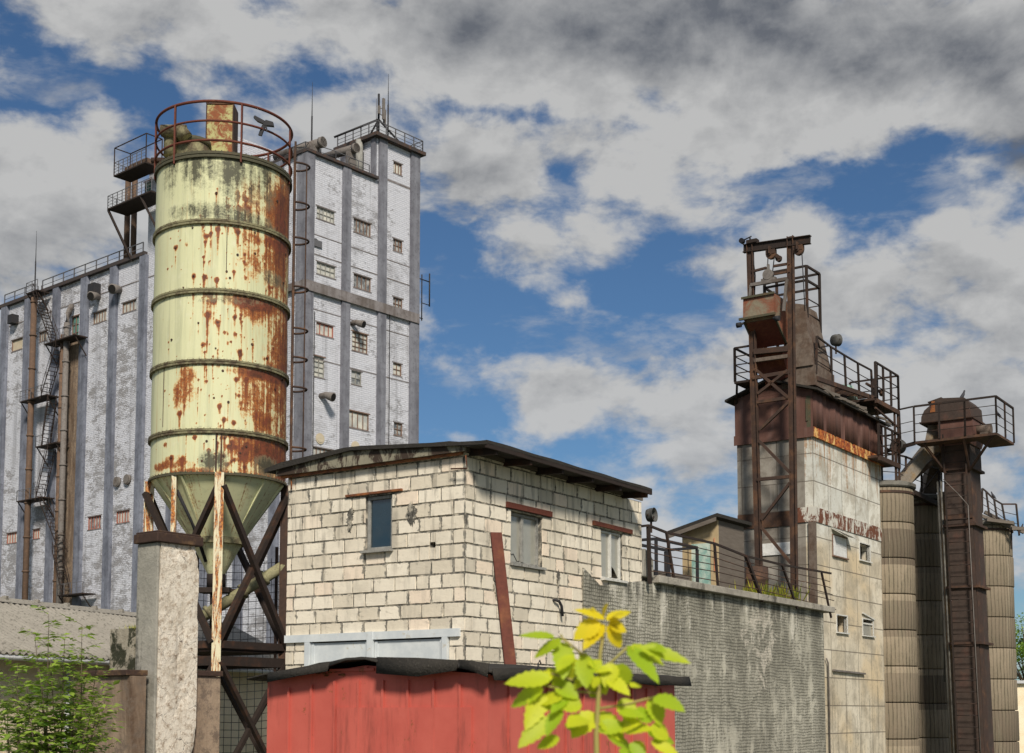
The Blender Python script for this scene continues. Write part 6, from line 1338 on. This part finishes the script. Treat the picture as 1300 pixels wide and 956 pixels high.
def feltz(x, y):
    z = zpk+(zev-zpk)*(ypk-y)/ypk if y < ypk else zpk+(zev2-zpk)*(y-ypk)/(GW-ypk)
    return z+.02*mnoise.noise(Vector((x*1.5, y*3, 0)))+.03
nx, ny = 40, 34; V = []; ys = np.linspace(-.14, GW+.16, ny+1); xs = np.linspace(-.13, GL+.1, nx+1)
for y in ys:
    for x in xs: V.append((x, y, feltz(x, min(max(y, 0), GW))-max(0, abs(y-GW/2)-GW/2)*.2))
Fa = [(j*(nx+1)+i, j*(nx+1)+i+1, (j+1)*(nx+1)+i+1, (j+1)*(nx+1)+i) for j in range(ny) for i in range(nx)]
m = MB(); m.add(V, Fa, .5, True); rf2 = m.build('felt_roof', FELT, gg, solid=.015)
def flap(pts, depth_pts, x=-.14):
    m = MB(); n = len(pts)
    V = [(x, y, z) for y, z in pts]+[(x-.015+.02*mnoise.noise(Vector((y*9, 0, 0))), y, z) for y, z in depth_pts]; m.add(V, [(i, i+1, n+i+1, n+i) for i in range(n-1)], .5, True); m.build('felt_flap', FELT, rf2, solid=.012)
def fy(u, v): return QF.l(u, v, -.14)
flap([fy(340, 854), fy(380, 847), fy(419, 840)], [fy(340, 866), fy(380, 858), fy(417, 852)]); flap([fy(419, 840), fy(440, 835), fy(464, 834), fy(480, 837)], [fy(419, 846), fy(440, 838), fy(464, 837), fy(480, 841)])
flap([fy(478, 834), fy(530, 835), fy(582, 838)], [fy(479, 855), fy(530, 859), fy(580, 851)]); flap([fy(582, 837), fy(600, 839), fy(620, 842)], [fy(586, 848), fy(602, 853), fy(620, 860)])
m = MB(); n = 16; V = []
for i in range(n+1): x = -.14+(GL+.2)*i/n; z = feltz(x, 0)+.0; V += [(x, -.15, z-.0), (x, -.16+.02*math.sin(x*5), z-.10-.03*mnoise.noise(Vector((x*3, 1, 0))))]
m.add(V, [(2*i, 2*i+2, 2*i+3, 2*i+1) for i in range(n)], .5, True); m.build('felt_flap', FELT, rf2, solid=.012)
m = MB(); x_, z_ = QF.r(683, 852); m.path([(x_, .0, z_), (x_, .0, z_+.07), (x_+.03, .0, z_+.10), (x_+.05, 0, z_+.07)], .007, 6); m.build('wire_loop', DARK_IRON, rf2)
m = MB(); 
for k in range(14): y, z = QF.l(random.uniform(400, 445), random.uniform(852, 860)); m.box(-.012, -.003, y-.02, y+.02, z-.006, z+.006)
m.build('rust_flakes', RUST_ORANGE, gg)
for k in range(1, 9):
    y = GW*k/9; m = MB(); m.box(-.022, -.003, y-.012, y+.012, .1, min(feltz(0, y)-.16, 2.0)); m.build('wall_rib', REDPAINT, gg)
for k in range(1, 11):
    x = GL*k/11; m = MB(); m.box(x-.012, x+.012, -.02, -.003, .1, zev-.1); m.build('wall_rib', REDPAINT, gg)
# leaning post
a = pt(630, 676, 16.2); b = pt(648, 842, 15.8); d = (a-b).normalized(); foot = b-d*(b.z/d.z)
lp_ = thing('leaning_steel_post', 'dark red channel iron post leaning in front of the pale block building', 'post', loc=foot)
m = MB(); L = (a-foot); s = Vector((1, .15, 0)).normalized()
for o, w_ in ((-.06, .012), (.06, .012)): m.add([Vector(q) for q in []], []) if False else None
A_ = Vector((0, 0, 0)); n_v = s.cross(L).normalized()
def slab(m, c0, c1, sx, sn):
    V = [c0-s*sx-n_v*sn, c0+s*sx-n_v*sn, c0+s*sx+n_v*sn, c0-s*sx+n_v*sn]; V += [v+c1-c0 for v in V]; m.add(V, [(0,3,2,1),(4,5,6,7),(0,1,5,4),(1,2,6,5),(2,3,7,6),(3,0,4,7)])
slab(m, A_, L, .062, .006); slab(m, A_-s*.062-n_v*.03, L-s*.062-n_v*.03, .006, .03); slab(m, A_+s*.062-n_v*.03, L+s*.062-n_v*.03, .006, .03); m.build('channel_iron', RUST_RED, lp_)
# ================================================================ plants
def leaflet(m, base, tip, w_, nrm, rnd, teeth=True, droop=.12, fold=.22):
    """one leaflet: toothed, folded along the midrib, drooping at the tip"""
    base, tip, nrm = Vector(base), Vector(tip), Vector(nrm).normalized(); d = tip-base; L = d.length; side = d.cross(nrm).normalized(); up = side.cross(d).normalized()
    n = 13; mid = []; l_ = []; r_ = []
    for i in range(n+1):
        t = i/n; c = base+d*t-up*droop*L*t*t; prof = math.sin(PI*min(1, t**.75))**.8*(1 if t < .96 else .3)
        ww = w_*prof*(1+(.22 if (i % 2 and teeth) else 0)); mid.append(c); l_.append(c+side*ww+up*ww*fold); r_.append(c-side*ww+up*ww*fold)
    V = mid+l_+r_; k = n+1
    m.add(V, [(i, i+1, k+i+1, k+i) for i in range(n)]+[(i+1, i, 2*k+i, 2*k+i+1) for i in range(n)], rnd, True)
D_ = 3.0
ms_ = thing('maple_sapling', 'blurred yellow green maple sapling close to the camera in front of the red garage', 'sapling', loc=(pt(757, 900, D_).x, D_, 0))
O_ = Vector(ms_.location)
def fp(u, v, d=0.): return pt(u, v, D_+d)-O_
m = MB(); m.path([Vector((0, 0, 0)), fp(760, 1100), fp(757, 930), fp(760, 880), fp(762, 830), fp(767, 795)], .008, 8, rs=[.009, .008, .006, .005, .004, .0035]); m.build('stem', STEM_GREEN, ms_)
m = MB()
for a, b in (((762, 845), (716, 812)), ((762, 850), (796, 822)), ((760, 870), (700, 855)), ((760, 868), (790, 848)), ((716, 812), (712, 806)), ((758, 880), (690, 870)), ((757, 900), (830, 885))): m.path([fp(*a), fp((a[0]+b[0])/2, (a[1]+b[1])/2+2, .01), fp(*b)], .003, 6)
m.build('leaf_stalk', STEM_GREEN, ms_)
for (b, t, w_) in (((768, 786), (731, 771), .011), ((766, 786), (769, 766), .012), ((770, 788), (802, 772), .013), ((762, 790), (727, 810), .022), ((766, 792), (740, 822), .016), ((772, 792), (797, 800), .018), ((770, 795), (792, 822), .020), ((760, 782), (752, 771), .010), ((774, 786), (790, 776), .010)):
    m = MB(); leaflet(m, fp(*b, random.uniform(-.02, .02)), fp(*t, random.uniform(-.05, .03)), w_, (random.uniform(-.3, .3), -.75, .65), random.random()); m.build('young_leaf', MAPLE_TIP, ms_)
def spray(lst, name='leaf'):
    for (b, t, w_) in lst:
        w_ *= .78
        m = MB(); leaflet(m, fp(*b, random.uniform(-.02, .02)), fp(*t, random.uniform(-.06, .03)), w_, (random.uniform(-.3, .3), -.8, .55), random.random())
        m.build(name, MAPLE, ms_)
spray([((704, 808), (661, 804), .012), ((713, 812), (675, 834), .016), ((714, 815), (716, 860), .028)])
spray([((796, 820), (838, 862), .024), ((800, 820), (846, 842), .020), ((812, 822), (878, 838), .020), ((818, 819), (845, 824), .016)])
spray([((735, 838), (718, 862), .026), ((742, 832), (744, 872), .026), ((752, 838), (760, 850), .02)])
spray([((700, 862), (640, 864), .026), ((702, 858), (672, 868), .022), ((690, 875), (645, 895), .026), ((705, 868), (735, 885), .025)])
spray([((778, 842), (768, 872), .024), ((790, 842), (788, 876), .028), ((770, 860), (800, 880), .02), ((745, 850), (778, 848), .014)])
spray([((830, 885), (870, 900), .025), ((826, 888), (840, 920), .026), ((690, 880), (668, 925), .026), ((755, 905), (725, 935), .03), ((758, 905), (795, 940), .03)])
spray([((728, 832), (706, 850), .018), ((735, 830), (752, 846), .015), ((700, 866), (722, 872), .022), ((706, 862), (696, 846), .014), ((762, 872), (748, 884), .022), ((800, 872), (815, 868), .014)])

random.seed(21)
for k in range(22):      # more leaves down the stem
    b = (757+random.uniform(-70, 70), random.uniform(885, 960)); sgn = 1 if b[0] > 757 else -1; t = (b[0]+sgn*random.uniform(8, 42), b[1]+random.uniform(-12, 38)); spray([(b, t, random.uniform(.016, .028))])
for k in range(5):
    b = (757+random.uniform(-10, 16), random.uniform(850, 866)); t = (b[0]+random.uniform(-26, 26), b[1]+random.uniform(8, 26)); spray([(b, t, random.uniform(.012, .022))])
# leafy ash shrub lower left
BD = 12.5
sb = thing('ash_shrub', 'leafy green ash saplings growing in front of the low cream house', 'shrub', loc=(pt(70, 900, BD).x, BD, 0)); OB = Vector(sb.location)
def bp(u, v, d=0.): return pt(u, v, BD+d)-OB
stems = [(60, 900, 62, 781, 0), (72, 905, 104, 793, .2), (55, 905, 22, 842, -.2), (80, 905, 124, 836, .3), (66, 902, 44, 806, .3), (75, 902, 82, 812, -.3), (60, 908, 34, 872, 0), (80, 908, 108, 862, .1), (70, 905, 64, 835, -.4), (85, 906, 94, 836, .5), (66, 906, 50, 850, -.5), (50, 908, 12, 868, .2), (88, 908, 132, 868, 0)]
for k in range(16): u_ = random.uniform(2, 140); stems.append((60+random.uniform(-30, 45), 935, u_, random.uniform(862, 915)+abs(u_-65)*.2, random.uniform(-.7, .7)))
ms1, ml_ = MB(), MB()
for (u0, v0, u1, v1, dd) in stems:
    a = Vector((random.uniform(-.25, .25), dd*.4, 0)); top = bp(u1, v1, dd); mid = a.lerp(top, .55)+Vector((random.uniform(-.06, .06), 0, 0)); pts_ = [a, a.lerp(mid, .5), mid, mid.lerp(top, .5), top]; ms1.path(pts_, .01, 6, rs=[.014, .011, .008, .005, .002])
    for k in range(26):
        t = .36+.64*k/25; i = min(3, int(t*4)); p = pts_[i].lerp(pts_[i+1], t*4-i); az_ = k*2.4+random.random(); Lr = (.26-.17*t)*random.uniform(.8, 1.25)+.05; dr = Vector((math.cos(az_), math.sin(az_), random.uniform(.1, .7))).normalized()
        ms1.path([p, p+dr*Lr*.5, p+dr*Lr+Vector((0, 0, -.02))], .0018, 4); sd_ = dr.cross(Vector((0, 0, 1))).normalized()
        for j in range(7):
            f = .35+.65*(j//2)/3; q = p+dr*Lr*f; dd2 = (dr*.6+sd_*(1 if j % 2 else -1)*(1 if j < 6 else 0)+Vector((0, 0, random.uniform(-.5, .1)))).normalized(); ll = random.uniform(.06, .11)
            wv = dd2.cross(Vector((random.uniform(-.4, .4), random.uniform(-.4, .4), 1))).normalized()*ll*.26; rn = random.uniform(.4, 1) if t > .75 else random.uniform(0, .75)
            ml_.add([q, q+dd2*ll*.5+wv, q+dd2*ll+Vector((0, 0, -.01)), q+dd2*ll*.5-wv], [(0, 1, 2, 3)], rn)
ms1.build('stem', BARK, sb); ml_.build('foliage', BUSH, sb, fixn=False)
# moss tuft and weed on the pillar block
m = MB()
for k in range(60): x, y = random.uniform(0, .3), random.uniform(.0, .3); z = zt2_; h = random.uniform(.02, .08); a = random.uniform(0, 6); m.add([(x-.006, y, z-.02), (x+.006, y, z-.02), (x+math.cos(a)*.03, y+math.sin(a)*.03, z+h)], [(0, 1, 2)])
tag(m.build('moss_tuft', WEED, fixn=False, mw=PF.m @ Matrix.Translation((0, yL2+.05, 0))), 'small green weed tuft on top of the mossy concrete block', 'weed')

def tree(x, y, h, cr, label, group=None, n=2600, leaf=.16, mt=TREELEAF, cat='tree', seed=0, open_=.5):
    random.seed(seed+11); t = thing('leafy_tree', label, cat, loc=(x, y, 0), group=group); th = h*.28
    m = MB(); m.path([(0, 0, 0), (.05, .02, th*.6), (.0, .1, th*1.5), (.1, 0, h*.75)], .1, 9, rs=[h*.028, h*.022, h*.015, h*.005])
    cl = []
    for k in range(22):
        a = random.uniform(0, 2*PI); zf = random.uniform(.28, 1.); rr_ = cr*math.sin(PI*min(.97, .18+zf*.72))*random.uniform(.35, .95); c = Vector((math.cos(a)*rr_, math.sin(a)*rr_, h*zf*.93)); cl.append((c, random.uniform(.28, .5)*cr*.75)); st = Vector((0, 0, max(th*.8, c.z*.62))); m.path([st, st.lerp(c, .5)+Vector((0, 0, .15)), c], .03, 5, rs=[h*.008, h*.005, .01])
    m.build('trunk', BARK, t); m = MB()
    for k in range(n):
        c, r_ = random.choice(cl); v = Vector((random.gauss(0, 1), random.gauss(0, 1), random.gauss(0, .8))); v = v.normalized()*r_*random.uniform(.45, 1.08)**.6; p = c+v; d = Vector((random.gauss(0, 1), random.gauss(0, 1), random.gauss(-.3, .7))).normalized(); s = d.cross(Vector((random.gauss(0, .5), random.gauss(0, .5), 1))).normalized(); L = leaf*random.uniform(.6, 1.3)
        m.add([p, p+d*L*.5+s*L*.3, p+d*L, p+d*L*.5-s*L*.3], [(0, 1, 2, 3)])
    m.build('crown', mt, t, fixn=False); return t
tree(pt(1303, 800, 62).x, 62, 6.5, 1.5, 'small green tree at the right edge beyond the ring silos', None, 3800, .13, BUSH, seed=3)
tb = tree(pt(1340, 800, 75).x, 75, 8, 3, 'broad dark tree of the distant tree line beyond the yard', 'trees of the distant tree line', 2600, .25, seed=5)
for k, (x, y, s) in enumerate(((40, 82, 1.1), (46, 78, .9), (53, 90, 1.25), (60, 84, 1.), (68, 96, 1.3), (76, 88, 1.1), (85, 100, 1.2), (-62, 88, 1.2), (-70, 96, 1.1), (-80, 92, 1.3), (24, 120, 1.1), (16, 126, 1.2), (33, 110, 1.))):
    c = copy_tree(tb); c.location = (x, y, 0); c.scale = (s*1.2, s*1.2, s); c.rotation_euler = (0, 0, k*1.3)
# pale low roof behind the last silo
ls = thing('distant_shed', 'pale flat roofed shed glimpsed past the rightmost ring silo', 'shed', loc=(pt(1310, 860, 55).x, 55, 0))
z_ = pt(1295, 864, 55).z; m = MB(); m.box(-1.3, 2.6, 0, 5, 0, z_-.12); m.build('wall', CREAMWALL, ls); m = MB(); m.box(-1.5, 2.8, -.2, 5.2, z_-.117, z_); m.build('roof', WHITE_METAL, ls)
